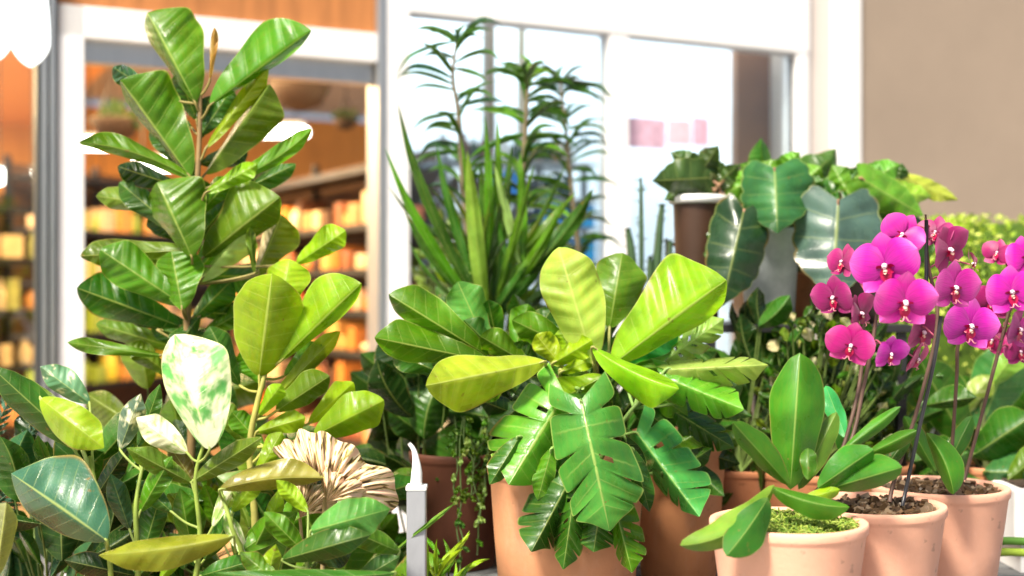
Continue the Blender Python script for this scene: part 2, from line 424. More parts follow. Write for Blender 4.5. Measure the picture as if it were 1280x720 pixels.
def pot(parent, c, r, h, m=TERRA, soil=True, rim=.012, taper=.76, name='pot', roll=True, soilm=None, lift=0):
    """c: centre of the pot's base"""
    b = MB(); th = .009
    pr = [(r*taper*.94, 0), (r*taper, .004), (r*(taper+(1-taper)*.5)*.995, h*.5)]
    if roll: pr += [(r*.962, h*.90), (r*.972, h*.915), (r*.992, h*.93), (r*.998, h*.94), (r, h-.006), (r*.992, h-.001), (r*.97, h)]
    else: pr += [(r*.97, h*.9), (r*.995, h-.006), (r*.985, h)]
    pr += [(r-th*1.3, h-.001), (r-th*1.7, h-.006), (r-th*1.9, h-.03), (r*.8, h*.3)]
    b.lathe(c, pr, 56, wob=.002)
    o = b.build(name, m, parent)
    if soil:
        s = MB(); n = 40; vs_ = [Vector(c)+Vector((0,0,h-.022+lift))]; fs = []
        rg = random.Random(3)
        rings = 7
        for i in range(1, rings+1):
            for k in range(n):
                t = 2*math.pi*k/n; q = (r-th*1.85)*i/rings
                vs_.append(Vector(c)+Vector((q*math.cos(t), q*math.sin(t), h-.022+lift*(1-(i/rings)**2)+rg.uniform(-.004,.006))))
        for k in range(n): fs.append((0, 1+k, 1+(k+1)%n))
        for i in range(rings-1):
            for k in range(n):
                a = 1+i*n; fs.append((a+k, a+n+k, a+n+(k+1)%n, a+(k+1)%n))
        s.add(vs_, fs)
        s.build('soil', soilm or SOIL, parent)
    return o

def potbase(px, rim_y, d, h):
    p = P(px, rim_y, d); return Vector((p.x, p.y, p.z-h))

# ------------------------------------------------------------------ facade frame of reference
K = .504; TH = math.atan(K); Y0 = 5.83
def S(px):
    u = (px-640)/F; D = Y0/(1-K*u); return u*D/math.cos(TH)
def D_(px): return Y0/(1-K*(px-640)/F)
def Z(px, py): return CZ+(360-py)/F*D_(px)
FM = Matrix.Translation((0, Y0, 0)) @ Matrix.Rotation(TH, 4, 'Z')
def fbox(name, s0, s1, w0, w1, z0, z1, m, parent=None, bev=0):
    b = MB(); b.box(s0, s1, w0, w1, z0, z1, FM, bev=bev); o = b.build(name, m, parent, smooth=False); return o
def FP(s, w_, z): return FM @ Vector((s, w_, z))

# ground
b = MB(); b.add([(-60,-60,0),(60,-60,0),(60,60,0),(-60,60,0)], [(0,1,2,3)])
tag(b.build('ground', CONC, smooth=False), kind='structure')
# store floor sits on the slab
tag(fbox('floor', S(-700), S(1003), .05, 15, 0, .006, mat('store_floor', (.35,.22,.12), .3, noise=.1)), kind='structure')

# ---- storefront: one thing with its frames and panes
gl = bpy.data.materials.new("window_glass"); gl.use_nodes = True
t = gl.node_tree; t.nodes.remove(t.nodes["Principled BSDF"])
g1 = t.nodes.new("ShaderNodeBsdfTransparent"); g2 = t.nodes.new("ShaderNodeBsdfGlossy"); g2.inputs["Roughness"].default_value = .01
mx = t.nodes.new("ShaderNodeMixShader"); fr = t.nodes.new("ShaderNodeLayerWeight"); fr.inputs[0].default_value = .12
mr = t.nodes.new("ShaderNodeMapRange"); mr.inputs[3].default_value = .05; mr.inputs[4].default_value = .8
t.links.new(fr.outputs[1], mr.inputs[0]); t.links.new(mr.outputs[0], mx.inputs[0])
g1.inputs[0].default_value = (.93,.97,.97,1)
t.links.new(g1.outputs[0], mx.inputs[1]); t.links.new(g2.outputs[0], mx.inputs[2]); t.links.new(mx.outputs[0], t.nodes["Material Output"].inputs[0])
GLASS = gl

zt = CZ+1.20
ent = thing('store_entrance', FP(S(290), 0, 0), 'open store doorway under a white header, with orange lit shop behind', 'doorway')
fbox('jamb', S(71), S(103), -.05, .09, 0, CZ+1.09, WHITE, ent, .004)
fbox('header', S(71), S(467), -.05, .09, CZ+.968, CZ+1.09, WHITE, ent, .004)
fbox('door_track', S(104), S(466), -.0, .07, CZ+.88, CZ+.966, ALU, ent, .003)
fbox('transom_panel', S(71), S(467), -.02, .06, CZ+1.092, CZ+1.75, ORANGEW, ent)
fbox('jamb', S(467)+.001, S(478), -.055, .085, 0, CZ+1.75, ALU, ent, .004)

sid = thing('side_window', FP(S(0), 0, 0), 'narrow glass side panel with grey aluminium edge left of the open doorway', 'window')
for a, c, m, o in ((44, 50, DARKM, 0), (50.4, 56, ALU, .02), (56.3, 60, DARKM, 0), (60.3, 66, ALU, .03), (66.3, 70.5, DARKM, 0)):
    fbox('frame', S(a), S(c), -.04-o, .06, 0, CZ+1.75, m, sid)
fbox('pane', S(-500), S(44), 0, .012, .1, CZ+1.75, GLASS, sid)
fbox('sill', S(-500), S(44), -.03, .05, 0, .098, ALU, sid, .004)

win = thing('shop_window', FP(S(740), 0, 0), 'wide white framed shop window of two bright panes behind the dracaenas', 'window')
fbox('mullion', S(478)+.001, S(507), -.05, .07, 0, CZ+1.75, WHITE, win, .005)
fbox('mullion', S(757), S(780), -.045, .07, 0, zt-.002, WHITE, win, .005)
fbox('mullion', S(990), S(1004), -.045, .07, 0, zt-.002, WHITE, win, .005)
fbox('header', S(507)+.001, S(1004), -.05, .07, zt, CZ+1.75, WHITE, win, .005)
fbox('gasket', S(507)+.001, S(757)-.001, -.012, .0, zt-.020, zt-.003, ALU, win)
fbox('gasket', S(752), S(757)-.001, -.011, .001, .3, zt-.022, ALU, win)
fbox('gasket', S(780)+.001, S(990)-.001, -.012, .0, zt-.020, zt-.003, ALU, win)
fbox('gasket', S(985), S(990)-.001, -.011, .001, .3, zt-.022, DARKM, win)
fbox('pane', S(507)+.002, S(752)-.002, .005, .015, .1, zt-.022, GLASS, win)
fbox('pane', S(780)+.002, S(984), .005, .015, .1, zt-.022, GLASS, win)
fbox('sill', S(507)+.002, S(990)-.002, -.06, .06, 0, .098, WHITE, win, .005)

tag(fbox('wall', S(1004)+.002, S(1036), -.02, .3, 0, 3.6, GREIGE), 'narrow pale strip of wall between the window frame and the white column', 'wall', kind='thing')
c_ = fbox('column', S(1036)+.002, S(1069), -.05, .3, 0, 3.6, WHITE, None, .01)
tag(c_, 'white square column between shop window and beige wall', 'column', kind='thing')
tag(fbox('wall', S(1069)+.002, S(1500), -.03, .3, 0, 3.6, BEIGE), 'plain beige rendered wall at the right of the storefront', 'wall', kind='thing')

# ---- white box added behind the window in place of bright reflections
WALLW = mat("backing_white", (.78,.86,.93), .6, noise=.04, nscale=1.5)
tag(fbox('backing', .18, S(1004), 2.0, 2.08, .01, 3.6, WALLW), 'white partition wall added inside in place of bright reflections in the panes', 'wall', kind='thing')
def wall_between(p0, p1, th, z0, z1, m):
    p0 = Vector((p0.x, p0.y, 0)); p1 = Vector((p1.x, p1.y, 0)); L_ = (p1-p0).length; an = math.atan2(p1.y-p0.y, p1.x-p0.x)
    b = MB(); b.box(0, L_, -th, 0, z0, z1, Matrix.Translation(p0) @ Matrix.Rotation(an, 4, 'Z')); return b.build('backing', m, None, False)
tag(wall_between(FP(S(484), .10, 0), FP(.18, 1.99, 0), .05, .01, 3.6, WALLW), 'white end wall of the added bright box beside the doorway jamb', 'wall', kind='thing')
tag(fbox('backing', S(1004)+.003, S(1010), .31, 1.998, .01, 3.6, WALLW), 'white end wall of the added bright box behind the narrow pane edge', 'wall', kind='thing')
tag(fbox('ceiling', S(478)+.4, S(1010), .09, 2.08, 3.61, 3.68, WALLW), kind='structure')  # lid of the added white box
tag(fbox('door_panel', S(958), S(1001), .25, .3, .01, 3.3, mat('brown_door', (.22,.10,.045), .5, noise=.2, nscale=3)), 'brown door panel standing behind the right edge of the window', 'door', kind='thing')
tag(fbox('post', S(668), S(679), .5, .56, .01, 3.5, mat('reflected_post', (.2,.15,.10), .5)), 'left of two thin taupe stand-ins for columns reflected in the window glass', 'post')  # both posts are put behind the glass in place of reflected columns
tag(fbox('post', S(712), S(719), .5, .54, .01, 3.5, mat('reflected_post2', (.26,.22,.15), .5)), 'right, thinner of two taupe stand-ins for columns reflected in the window glass', 'post')
# pale pink notices on the partition
def SW(px, w_):
    u = (px-640)/F; c, n_ = math.cos(TH), math.sin(TH)
    return (u*(Y0+w_*c)+w_*n_)/(c-u*n_)
def ZW(px, py, w_): return CZ+(360-py)/F*FP(SW(px, w_), w_, 0).y
pk = MB()
for a, z0, z1_, wd_, c2 in ((786, 146, 184, 46, (.62,.40,.50)), (834, 149, 180, 30, (.66,.50,.57)), (866, 146, 182, 20, (.62,.38,.48))):
    pk.box(S(a), S(a+wd_), -.002, .003, Z(a,z1_), Z(a,z0), FM, col=(*c2,1), bev=.001)
pk.build('notice', PLASTIC, None, False)
tag(bpy.data.objects['notice'], 'pale pink notices stuck to the glass of the right window pane', 'notice')

def area(name, loc, size, energy, col, rot=(0,0,0), sy=None):
    l = bpy.data.lights.new(name, 'AREA'); l.energy = energy; l.color = col; l.size = size
    if sy: l.shape = 'RECTANGLE'; l.size_y = sy
    o = bpy.data.objects.new(name, l); COL.objects.link(o); o.location = loc; o.rotation_euler = rot
    return o
area('pane_fill_light', FP((S(478)+S(1004))/2+.2, 1.05, 3.55), 1.5, 40, (.97,.99,1), (0,0,TH), 1.5)  # added fill that whitens the panes, no such lamp in the shop

# ---- blue bottle rack behind the left pane; its other bottles stand in for reflections
rack = thing('bottle_rack', FP(S(700), .5, 0), 'display rack of blue water bottles behind the left window pane', 'rack')
b = MB()
for py in (325, 283, 246, 200):
    b.box(S(572), S(748), .01, .42, Z(660,py)-.012, Z(660,py), FM)
for px in (572, 630, 690, 748):
    b.box(S(px)-.012, S(px)+.012, .12, .15, .01, Z(660,196), FM)
b.build('frame', mat('rack_steel', (.22,.25,.28), .4, .3), rack, False)
def bottle_mesh(r, h):
    b = MB(); b.lathe((0,0,0), [(r*.9,0),(r,.01),(r,h*.6),(r*.9,h*.68),(r*.4,h*.84),(r*.36,h*.9),(r*.42,h*.905),(r*.42,h),(.001,h)], 14); return b
bm_ = bottle_mesh(.04, .17)
bpts = []
cols = [((.005,.11,.42),'bright blue'),((.01,.22,.5),'sky blue'),((.12,.05,.025),'brown'),((.6,.6,.62),'white reflection stand-in'),((.012,.04,.02),'dark green'),((.2,.10,.02),'amber')]  # non-blue bottles are added in place of plants reflected in the pane
protos = {}
for ci, (c, nm) in enumerate(cols):
    b = MB(); b.add(bm_.v, bm_.f, None, (*c, 1)); me_o = b.build('bottle', PLASTIC); protos[ci] = me_o.data; bpy.data.objects.remove(me_o)
def put(me, name, loc, label, cat, group, sc=1, rz=0):
    o = bpy.data.objects.new(name, me); COL.objects.link(o); o.location = loc; o.scale = (sc,)*3 if not isinstance(sc, tuple) else sc; o.rotation_euler = (0,0,rz)
    return tag(o, label, cat, group)
for ri, py in enumerate((325, 283, 246, 200)):
    for k in range(13):
        px = 579+k*13.2
        if px > 688 and ri < 3: ci = rnd.choice((0,0,1))
        elif px > 640 and ri < 2: ci = rnd.choice((0,3,4,2))
        else: ci = rnd.choice((2,3,4,4,5,2,3))
        if rnd.random() < .12: continue
        put(protos[ci], 'bottle', FP(S(px)+rnd.uniform(-.005,.005), .22, Z(660,py)+.001),
            cols[ci][1]+' bottle standing on the rack behind the left window pane', 'bottle', cols[ci][1]+' bottles on the window rack', rnd.uniform(.66,.8) if py in (283,246,200,160) else .72)

for k,(px,py,ww) in enumerate(((700,325,.13),(735,325,.11),(697,283,.12),(733,283,.12),(640,246,.1))):
    b = MB(); c = ((.005,.16,.55),(.01,.26,.6))[k%2]
    b.box(S(px)-ww/2, S(px)+ww/2, .02, .115, Z(660,py)+.001, Z(660,py)+.115, FM, bev=.006, col=(*c,1))
    tag(b.build('bottle_pack', PLASTIC, None, False), 'blue shrink wrapped pack on the front edge of the window rack', 'pack', 'blue packs on the window rack')
# ---- store interior behind the doorway
warmwall = mat("tan_wall", (.60,.29,.08), .7, noise=.16, nscale=2, stretch=(2,2,.5))
tag(fbox('wall', S(-700), S(1400), 12.0, 12.1, .01, 3.6, warmwall), 'warm orange back wall deep inside the shop', 'wall', kind='thing')
tag(fbox('ceiling', S(-700), S(478)-.003, .10, 12, 3.3, 3.36, mat("timber_ceiling", (.55,.25,.08), .6, noise=.2, nscale=2, stretch=(1,8,1))), kind='structure')
tag(fbox('roof', S(-700), S(1500), .31, 12.2, 3.7, 3.9, CONC), kind='structure')
area('shop_light_near', FP(-1.9, 3.0, 3.2), 2.6, 330, (1,.68,.33), (0,0,TH), 3)
area('shop_light_far', FP(-4.0, 8.0, 3.2), 4, 820, (1,.68,.33), (0,0,TH), 4)
LAMPM = mat("lamp_tube", (1,.97,.90), .5, emit=9)
for i, (px, py, wpx, hpx, D, lab) in enumerate(((345,165,80,11,10.0,'longest ceiling lamp, seen right of the tall fig in the shop'), (192,206,46,13,9.0,'ceiling lamp in the shop close left of the fig stem'),
        (122,180,42,13,10.5,'ceiling lamp in the shop above the long left fig leaf'), (120,236,27,15,12.5,'smallest round-ended ceiling lamp low beside the white jamb'), (20,221,70,17,10.0,'ceiling lamp seen through the narrow side panel'))):
    l = thing('ceiling_lamp', P(px,py,D), lab, 'lamp', 'lamps hanging from the shop ceiling')
    wd = wpx/F*D; hh = hpx/F*D
    b = MB(); M = Matrix.Translation(P(px,py,D))
    b.box(-wd/2, wd/2, -.08, .08, -hh/2, hh/2, M, bev=hh*.4); b.build('tube', LAMPM, l)
    b = MB(); b.box(-wd/2*.9, wd/2*.9, -.1, .1, hh/2+.001, hh/2+.03, M); b.build('housing', ALU, l, False)
    b = MB()
    for sx in (-.3, .3): b.tube([P(px,py,D)+Vector((sx*wd,0,hh/2+.03)), Vector((P(px,py,D).x+sx*wd, D, 3.3))], .006, 5, 1)
    b.build('suspension_rod', BLACK, l)

# shelves of goods
def goods_shelf(a, bb, zs, depth, label, seed, n, hpal, group, hmax=.2):
    """a, bb: ends on the ground; zs: heights of the boards"""
    rg = random.Random(seed)
    a = Vector((a[0],a[1],0)); bb = Vector((bb[0],bb[1],0)); L = (bb-a).length; ang = math.atan2(bb.y-a.y, bb.x-a.x)
    M = Matrix.Translation(a) @ Matrix.Rotation(ang, 4, 'Z')
    root = thing('shelf_unit', a, label, 'shelf')
    for z in zs:
        b = MB(); b.box(0, L, 0, depth, z-.035, z, M); b.build('board', BLACK, root, False)
    b = MB()
    for k in range(4):
        b.box(L*k/3-.02, L*k/3+.02, depth+.001, depth+.04, .01, zs[-1]+.15, M)
    b.build('upright', BLACK, root, False)
    b = MB(); b.box(0, L, depth+.041, depth+.05, .01, zs[-1]+.1, M); b.build('back_panel', mat('shelf_back', (.09,.04,.015), .7), root, False)
    for zi, z in enumerate(zs[:-1]):
        x = .05
        while x < L-.1:
            ww = rg.uniform(.05, .2); hh = rg.uniform(.35, .98)*min(hmax, (zs[zi+1]-z-.06))
            c, nm = rg.choice(hpal)
            b = MB()
            if rg.random() < .62:
                b.box(x, x+ww*.9, .03, .03+min(.2,depth-.06), z+.001, z+hh, M, bev=.006, col=(*c,1)); nn = 'carton'; 
                nm2 = nm+' carton'
            else:
                r = ww*.42; b.lathe(M @ Vector((x+ww/2, .03+r, z+.001)), [(r*.95,0),(r,.01),(r,hh*.66),(r*.45,hh*.82),(r*.45,hh*.97),(.002,hh)], 12, col=(*c,1)); nn = 'jar'; nm2 = nm+' jar'
            o = b.build(nn, PLASTIC, None, nn == 'jar')
            tag(o, nm2+' among the goods on '+group, nn, nm2+'s on '+group)
            x += ww+rg.uniform(.0,.09)
warm = [((.85,.30,.05),'orange'),((.8,.45,.12),'amber'),((.75,.2,.08),'red brown'),((.85,.6,.35),'cream'),((.35,.12,.05),'dark brown'),((.10,.04,.02),'near black'),((.6,.30,.12),'caramel')]
pa_ = P(488,360,7.0); pb_ = P(285,360,9.6)
goods_shelf((pb_.x,pb_.y), (pa_.x,pa_.y), [.35,.62,.88,1.12,1.36,1.62,1.95], .3, 'black shelf unit of orange goods inside the doorway right of the fig', 5, 9, warm, 'the right shop shelf')
pa_ = P(60,360,9.5); pb_ = P(330,360,12.5)
goods_shelf((pa_.x,pa_.y), (pb_.x,pb_.y), [.5,.9,1.3,1.7,2.1], .35, 'dark shelf unit of green and orange goods far behind the fig', 9, 9,
            [((.75,.62,.06),'yellow'),((.3,.42,.05),'green'),((.85,.4,.1),'orange'),((.8,.55,.35),'peach')], 'the far shop shelf', .3)
pa_ = P(-130,360,6.6); pb_ = P(62,360,7.6)
goods_shelf((pa_.x,pa_.y), (pb_.x,pb_.y), [.45,.8,1.12,1.42,1.72], .3, 'dark shelf unit seen through the narrow side panel', 12, 9,
            [((.85,.35,.1),'orange'),((.8,.6,.3),'straw'),((.5,.5,.15),'olive'),((.45,.2,.08),'brown')], 'the shelf by the side panel', .22)
# hanging planters / dark ornaments inside
for (px, py, D, sc, lab) in ((145,150,7.5,1.0,'dark hanging basket inside the doorway left of the fig'), (375,105,7.8,1.3,'dark hanging basket inside the doorway right of the fig top'), (432,150,8.2,.5,'small dark hanging basket near the right jamb inside')):
    hb = thing('hanging_basket', P(px,py,D), lab, 'basket')
    b = MB(); b.lathe(P(px,py,D), [(.02*sc,-.13*sc),(.10*sc,-.10*sc),(.15*sc,0),(.145*sc,.005),(.12*sc,-.02*sc)], 20); b.build('bowl', mat('basket_brown',(.05,.025,.012),.7), hb)
    b = MB()
    for k in range(3):
        a = 2*math.pi*k/3; b.tube([P(px,py,D)+Vector((.145*sc*math.cos(a),.145*sc*math.sin(a),0)), P(px,py,D)+Vector((0,0,.3*sc))], .004, 5, 1)
    b.tube([P(px,py,D)+Vector((0,0,.3*sc)), Vector((P(px,py,D).x, D, 3.3))], .004, 5, 1)
    b.build('cord', BLACK, hb)
    b = MB()
    for k in range(40):
        a = rnd.uniform(0,6.28); x0, y0 = px+rnd.uniform(-18,18)*sc, py-3
        leaf(b, (x0,y0), (x0+rnd.uniform(-25,25)*sc, y0+rnd.uniform(-26,16)*sc), 4*sc, 4*sc, D+rnd.uniform(-.1,.1), None, 'ovate', VD)
    b.build('foliage', LEAF, hb)

# ---- pendant lanterns top left
GLOBE = mat("opal_glass", (.92,1,1), .25, emit=1.1)
for i, (px, ybot, wpx, lab) in enumerate(((38, 84, 46, 'white opal pendant lamp beside the grey frame edge'), (-8, 78, 44, 'white opal pendant lamp cut by the picture edge'))):
    d = 3.9; l = thing('pendant_lamp', P(px,ybot,d), lab, 'lamp')
    r = wpx/2/F*d; b = MB(); pr = []
    H = .30
    for k in range(25):
        q = k/24; rr_ = r*(math.sin(math.pi*min(q*1.9,.5))**.7 if q < .27 else 1-.35*((q-.27)/.73)**2); pr.append((max(rr_,.001), q*H))
    b.lathe(P(px,ybot,d), pr, 28); b.build('globe', GLOBE, l)
    b = MB(); b.lathe(P(px,ybot,d)+Vector((0,0,H+.001)), [(r*.6,0),(r*.62,.03),(r*.2,.045),(.006,.06),(.006,.12)], 20); b.build('cap', ALU, l)
    b = MB(); b.tube([P(px,ybot,d)+Vector((0,0,H+.1)), P(px,ybot,d)+Vector((0,0,H+.9))], .004, 6, 1); b.build('cord', BLACK, l)

# ------------------------------------------------------------------ bench and shelf that carry the plants
BZ = CZ-.37-.225          # bench top
bench = thing('display_bench', (0.3, 2.3, 0), 'long grey slatted plant bench under the terracotta pots', 'bench')
SL = mat("bench_slat", (.14,.145,.15), .5, noise=.25, nscale=4, stretch=(1,12,12))
y = 1.72; k = 0
while y < 3.0:
    b = MB(); b.box(-.28, 1.55, y, y+.055, BZ-.02, BZ, bev=.003); b.build('slat', SL, bench, False); y += .078
for x in (-.24, .6, 1.5):
    for yy in (1.75, 2.93):
        b = MB(); b.box(x-.025, x+.025, yy-.025, yy+.025, 0, BZ-.061, bev=.003); b.build('leg', SL, bench, False)
    b = MB(); b.box(x-.02, x+.02, 1.73, 2.98, BZ-.06, BZ-.021); b.build('cross_bar', SL, bench, False)

rk = thing('plant_stand', P(960, 405, 3.0), 'low black metal plant stand under the begonias', 'plant stand')
zs_ = P(960, 404, 3.0).z
b = MB(); b.box(P(862,0,3).x, P(1120,0,3).x, 2.88, 3.2, zs_-.018, zs_, bev=.002); b.build('shelf_top', BLACK, rk, False)
for px in (880, 965, 1110):
    for yy in (2.9, 3.17):
        b = MB(); b.box(P(px,0,3).x-.01, P(px,0,3).x+.01, yy-.01, yy+.01, 0 if yy > 3 else BZ+.001 if False else 0, zs_-.019); b.build('leg', BLACK, rk, False)

# ------------------------------------------------------------------ PLANTS
def pl(name, px, rim_y, d, label, cat='plant', r=.12, h=.22, m=TERRA, ground=False, group=None, soil=True, **kw):
    base = potbase(px, rim_y, d, h)
    root = thing(name, base, label, cat, group)
    pot(root, base, r, h, m, soil, **kw)
    return root
GREYPOT = mat("grey_pot", (.10,.10,.105), .5, noise=.1)

# a plinth row on the ground for the left plants
for i, (x0, x1, y0, y1, z1, lab) in enumerate(((-1.5,-.32,1.75,3.1,.42,'low timber crate table under the left plants'),)):
    tb = thing('plant_table', ((x0+x1)/2, (y0+y1)/2, 0), lab, 'table')
    b = MB(); b.box(x0, x1, y0, y1, z1-.04, z1, bev=.004); b.build('table_top', mat('table_timber', (.2,.12,.06), .7, noise=.3, nscale=5, stretch=(1,8,1)), tb, False)
    for x in (x0+.05, x1-.05):
        for yy in (y0+.05, y1-.05):
            b = MB(); b.box(x-.03, x+.03, yy-.03, yy+.03, 0, z1-.041); b.build('leg', BLACK, tb, False)

def on(z, px, d, h):    # base point on a surface at height z
    p = P(px, 360, d); return Vector((p.x, p.y, z))
def plant_on(name, px, d, z, h, r, m, label, cat='plant', **kw):
    base = on(z, px, d, h); root = thing(name, base, label, cat); pot(root, base, r, h, m, **kw); return root, base
TZ = .4205

# --- tall fiddle leaf fig
d = 2.55
fig, fb = plant_on('fiddle_leaf_fig', 238, d, TZ, .24, .13, TERRA_D, 'tall dark green fiddle leaf fig rising in front of the open doorway', 'fig plant')
st = [[(238, 900, d), (234, 700, d), (240, 520, d), (234, 400, d), (243, 310, d), (247, 222, d), (250, 150, d+.01), (250, 110, d+.01)]]
s = MB(); stems_tube(s, st, .011, .004, (.20,.13,.05,1))
m = MB()
rows = [
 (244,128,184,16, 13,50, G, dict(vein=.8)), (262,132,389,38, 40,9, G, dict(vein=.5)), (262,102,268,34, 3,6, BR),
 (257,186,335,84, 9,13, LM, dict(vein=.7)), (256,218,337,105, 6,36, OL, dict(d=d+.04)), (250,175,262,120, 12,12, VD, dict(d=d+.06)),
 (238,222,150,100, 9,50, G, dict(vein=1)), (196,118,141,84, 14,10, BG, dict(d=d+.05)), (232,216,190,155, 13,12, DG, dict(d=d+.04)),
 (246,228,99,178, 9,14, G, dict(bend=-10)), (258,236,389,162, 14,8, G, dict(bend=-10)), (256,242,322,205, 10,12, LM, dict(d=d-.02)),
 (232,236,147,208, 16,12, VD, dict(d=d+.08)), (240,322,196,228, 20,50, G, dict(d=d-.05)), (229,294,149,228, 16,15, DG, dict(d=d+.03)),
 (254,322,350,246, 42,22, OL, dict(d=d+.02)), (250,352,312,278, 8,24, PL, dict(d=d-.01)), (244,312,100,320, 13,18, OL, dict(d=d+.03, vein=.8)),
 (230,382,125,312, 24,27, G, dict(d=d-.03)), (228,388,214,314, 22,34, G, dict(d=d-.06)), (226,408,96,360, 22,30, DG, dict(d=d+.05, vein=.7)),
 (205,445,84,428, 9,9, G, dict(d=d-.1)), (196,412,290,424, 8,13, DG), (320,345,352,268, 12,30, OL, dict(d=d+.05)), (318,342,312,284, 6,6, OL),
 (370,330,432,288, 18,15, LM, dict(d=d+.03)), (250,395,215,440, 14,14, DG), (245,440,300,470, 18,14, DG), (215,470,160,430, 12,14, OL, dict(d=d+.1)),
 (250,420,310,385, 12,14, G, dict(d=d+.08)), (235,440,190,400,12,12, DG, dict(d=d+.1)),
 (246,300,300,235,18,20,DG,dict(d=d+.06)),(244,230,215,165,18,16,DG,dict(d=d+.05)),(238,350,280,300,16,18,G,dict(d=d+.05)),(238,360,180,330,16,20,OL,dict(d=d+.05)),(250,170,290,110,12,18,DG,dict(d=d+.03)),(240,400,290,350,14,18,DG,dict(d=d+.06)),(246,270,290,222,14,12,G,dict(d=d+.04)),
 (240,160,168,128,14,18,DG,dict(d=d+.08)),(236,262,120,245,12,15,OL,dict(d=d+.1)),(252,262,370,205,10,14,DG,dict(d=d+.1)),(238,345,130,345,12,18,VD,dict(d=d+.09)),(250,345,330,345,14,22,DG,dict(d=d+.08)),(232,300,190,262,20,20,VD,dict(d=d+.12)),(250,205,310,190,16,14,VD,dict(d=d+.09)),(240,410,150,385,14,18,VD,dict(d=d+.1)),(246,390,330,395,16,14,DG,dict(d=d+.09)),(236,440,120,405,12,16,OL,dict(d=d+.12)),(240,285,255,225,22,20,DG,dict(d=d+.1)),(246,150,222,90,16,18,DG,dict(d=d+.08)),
]
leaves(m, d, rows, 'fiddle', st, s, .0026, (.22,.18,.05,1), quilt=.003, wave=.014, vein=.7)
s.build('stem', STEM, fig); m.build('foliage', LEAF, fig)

# --- lime fiddle leaf plant
d = 2.38
lime, _ = plant_on('fiddle_leaf_fig', 330, d, TZ, .2, .11, TERRA_D, 'lime green fiddle leaf fig with large backlit leaves right of the tall fig', 'fig plant')
st = [[(330, 900, d), (318, 640, d), (312, 560, d), (325, 490, d), (345, 420, d+.03), (365, 360, d+.05)]]
s = MB(); stems_tube(s, st, .008, .0035, (.35,.33,.08,1)); m = MB()
rows = [
 (324,471,340,342, 44,46, LM, dict(vein=1, prof='round', dt=d-.05)), (350,452,452,354, 40,12, LM, dict(vein=.7)), (350,385,362,324, 24,30, LM, dict(d=d+.05, prof='round')),
 (330,512,425,414, 13,10, YL, dict(d=d+.02)), (345,514,412,470, 22,16, OL, dict(prof='round')), (392,545,480,500, 27,24, LM, dict(prof='round', vein=.3, d=d-.04)),
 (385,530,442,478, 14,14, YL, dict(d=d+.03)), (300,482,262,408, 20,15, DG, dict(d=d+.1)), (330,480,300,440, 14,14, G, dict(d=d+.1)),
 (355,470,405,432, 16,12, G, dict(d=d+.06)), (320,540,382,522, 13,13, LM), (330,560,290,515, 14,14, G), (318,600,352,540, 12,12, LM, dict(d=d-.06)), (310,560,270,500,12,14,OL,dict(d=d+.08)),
 (350,500,392,455, 12,12, YL, dict(d=d+.08)), (322,330+190,352,480,10,12,LM)]
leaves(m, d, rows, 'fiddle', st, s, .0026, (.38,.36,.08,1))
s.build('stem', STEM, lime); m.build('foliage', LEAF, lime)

# --- variegated rubber plant, front left
d = 2.1
var, _ = plant_on('rubber_plant', 195, d, TZ, .2, .12, TERRA_D, 'rubber plant with cream variegated and silvery blue leaves at lower left', 'rubber plant')
st = [[(215, 960, d), (235, 780, d), (250, 680, d), (244, 600, d), (255, 555, d)], [(180, 960, d), (172, 700, d), (170, 630, d), (180, 575, d+.03)], [(150, 960, d), (140, 740, d), (132, 670, d-.02), (112, 570, d)], [(230,900,d),(300,720,d),(290,660,d-.02),(275,612,d)]]
s = MB(); stems_tube(s, st, .006, .0028, (.22,.30,.05,1)); m = MB()
SV = (.10, .20, .115)
rows = [
 (262,562,218,418, 30,56, (.12,.36,.08), dict(var=.69, vein=.8, d=d-.05, dt=d+.02, prof='round', bulge=.03)),
 (50,498,130,560, 26,26, LM, dict(d=d, vein=.5, prof='ovate', bulge=.02)), (112,504,50,458, 15,20, SV, dict(var=.4, d=d+.04)),
 (102,562,-14,456, 22,22, DG, dict(d=d+.06)), (90,520,10,470, 14,12, OL, dict(d=d+.09)),
 (134,676,14,592, 30,62, (.045,.15,.075), dict(d=d-.1, dt=d-.02, prof='ovate', vein=.9, bulge=.03)),
 (292,670,123,694, 26,15, (.19,.23,.012), dict(d=d-.12, prof='ovate', vein=.3, bend=4)),
 (234,566,170,522, 17,20, PL, dict(var=.75)), (240,604,158,560, 13,16, OL), (240,602,328,546, 14,15, OL, dict(vein=.8)),
 (242,602,212,558, 14,14, (.10,.09,.02), dict(d=d+.02)), (150,562,176,492, 15,15, SV, dict(var=.5, d=d+.05)), (172,560,200,480,10,12, DG, dict(d=d+.08)),
 (274,612,407,598, 24,13, (.20,.22,.025), dict(d=d-.03, vein=.4, prof='ovate', bend=6)), (162,662,138,592, 14,14, BG, dict(d=d+.04)),
 (175,640,215,570, 14,15, G), (180,690,200,620, 18,16, DG, dict(d=d+.04)), (240,690,225,610, 15,18, G, dict(d=d+.05)), (255,700,300,630, 15,15, DG, dict(d=d+.04)),
 (215,640,170,600, 13,13, DG), (300,720,340,640, 15,18, G, dict(d=d+.02)), (290,640,330,590, 12,12, LM, dict(d=d+.02)), (265,660,290,600, 8,8, PL, dict(var=.6)),
 (120,620,160,560,12,14,VD,dict(d=d+.1)), (170,720,80,700, 14,18, VD, dict(d=d+.02)), (300,690,372,640,16,16, G), (310,700,280,640,10,10,PL,dict(var=.55)),
 (250,720,320,700,14,14,DG), (200,725,240,668,12,12,LM), (330,690,350,610,10,12,LM,dict(d=d+.05)),
]
leaves(m, d, rows, 'ovate', st, s, .0022, (.28,.36,.08,1))
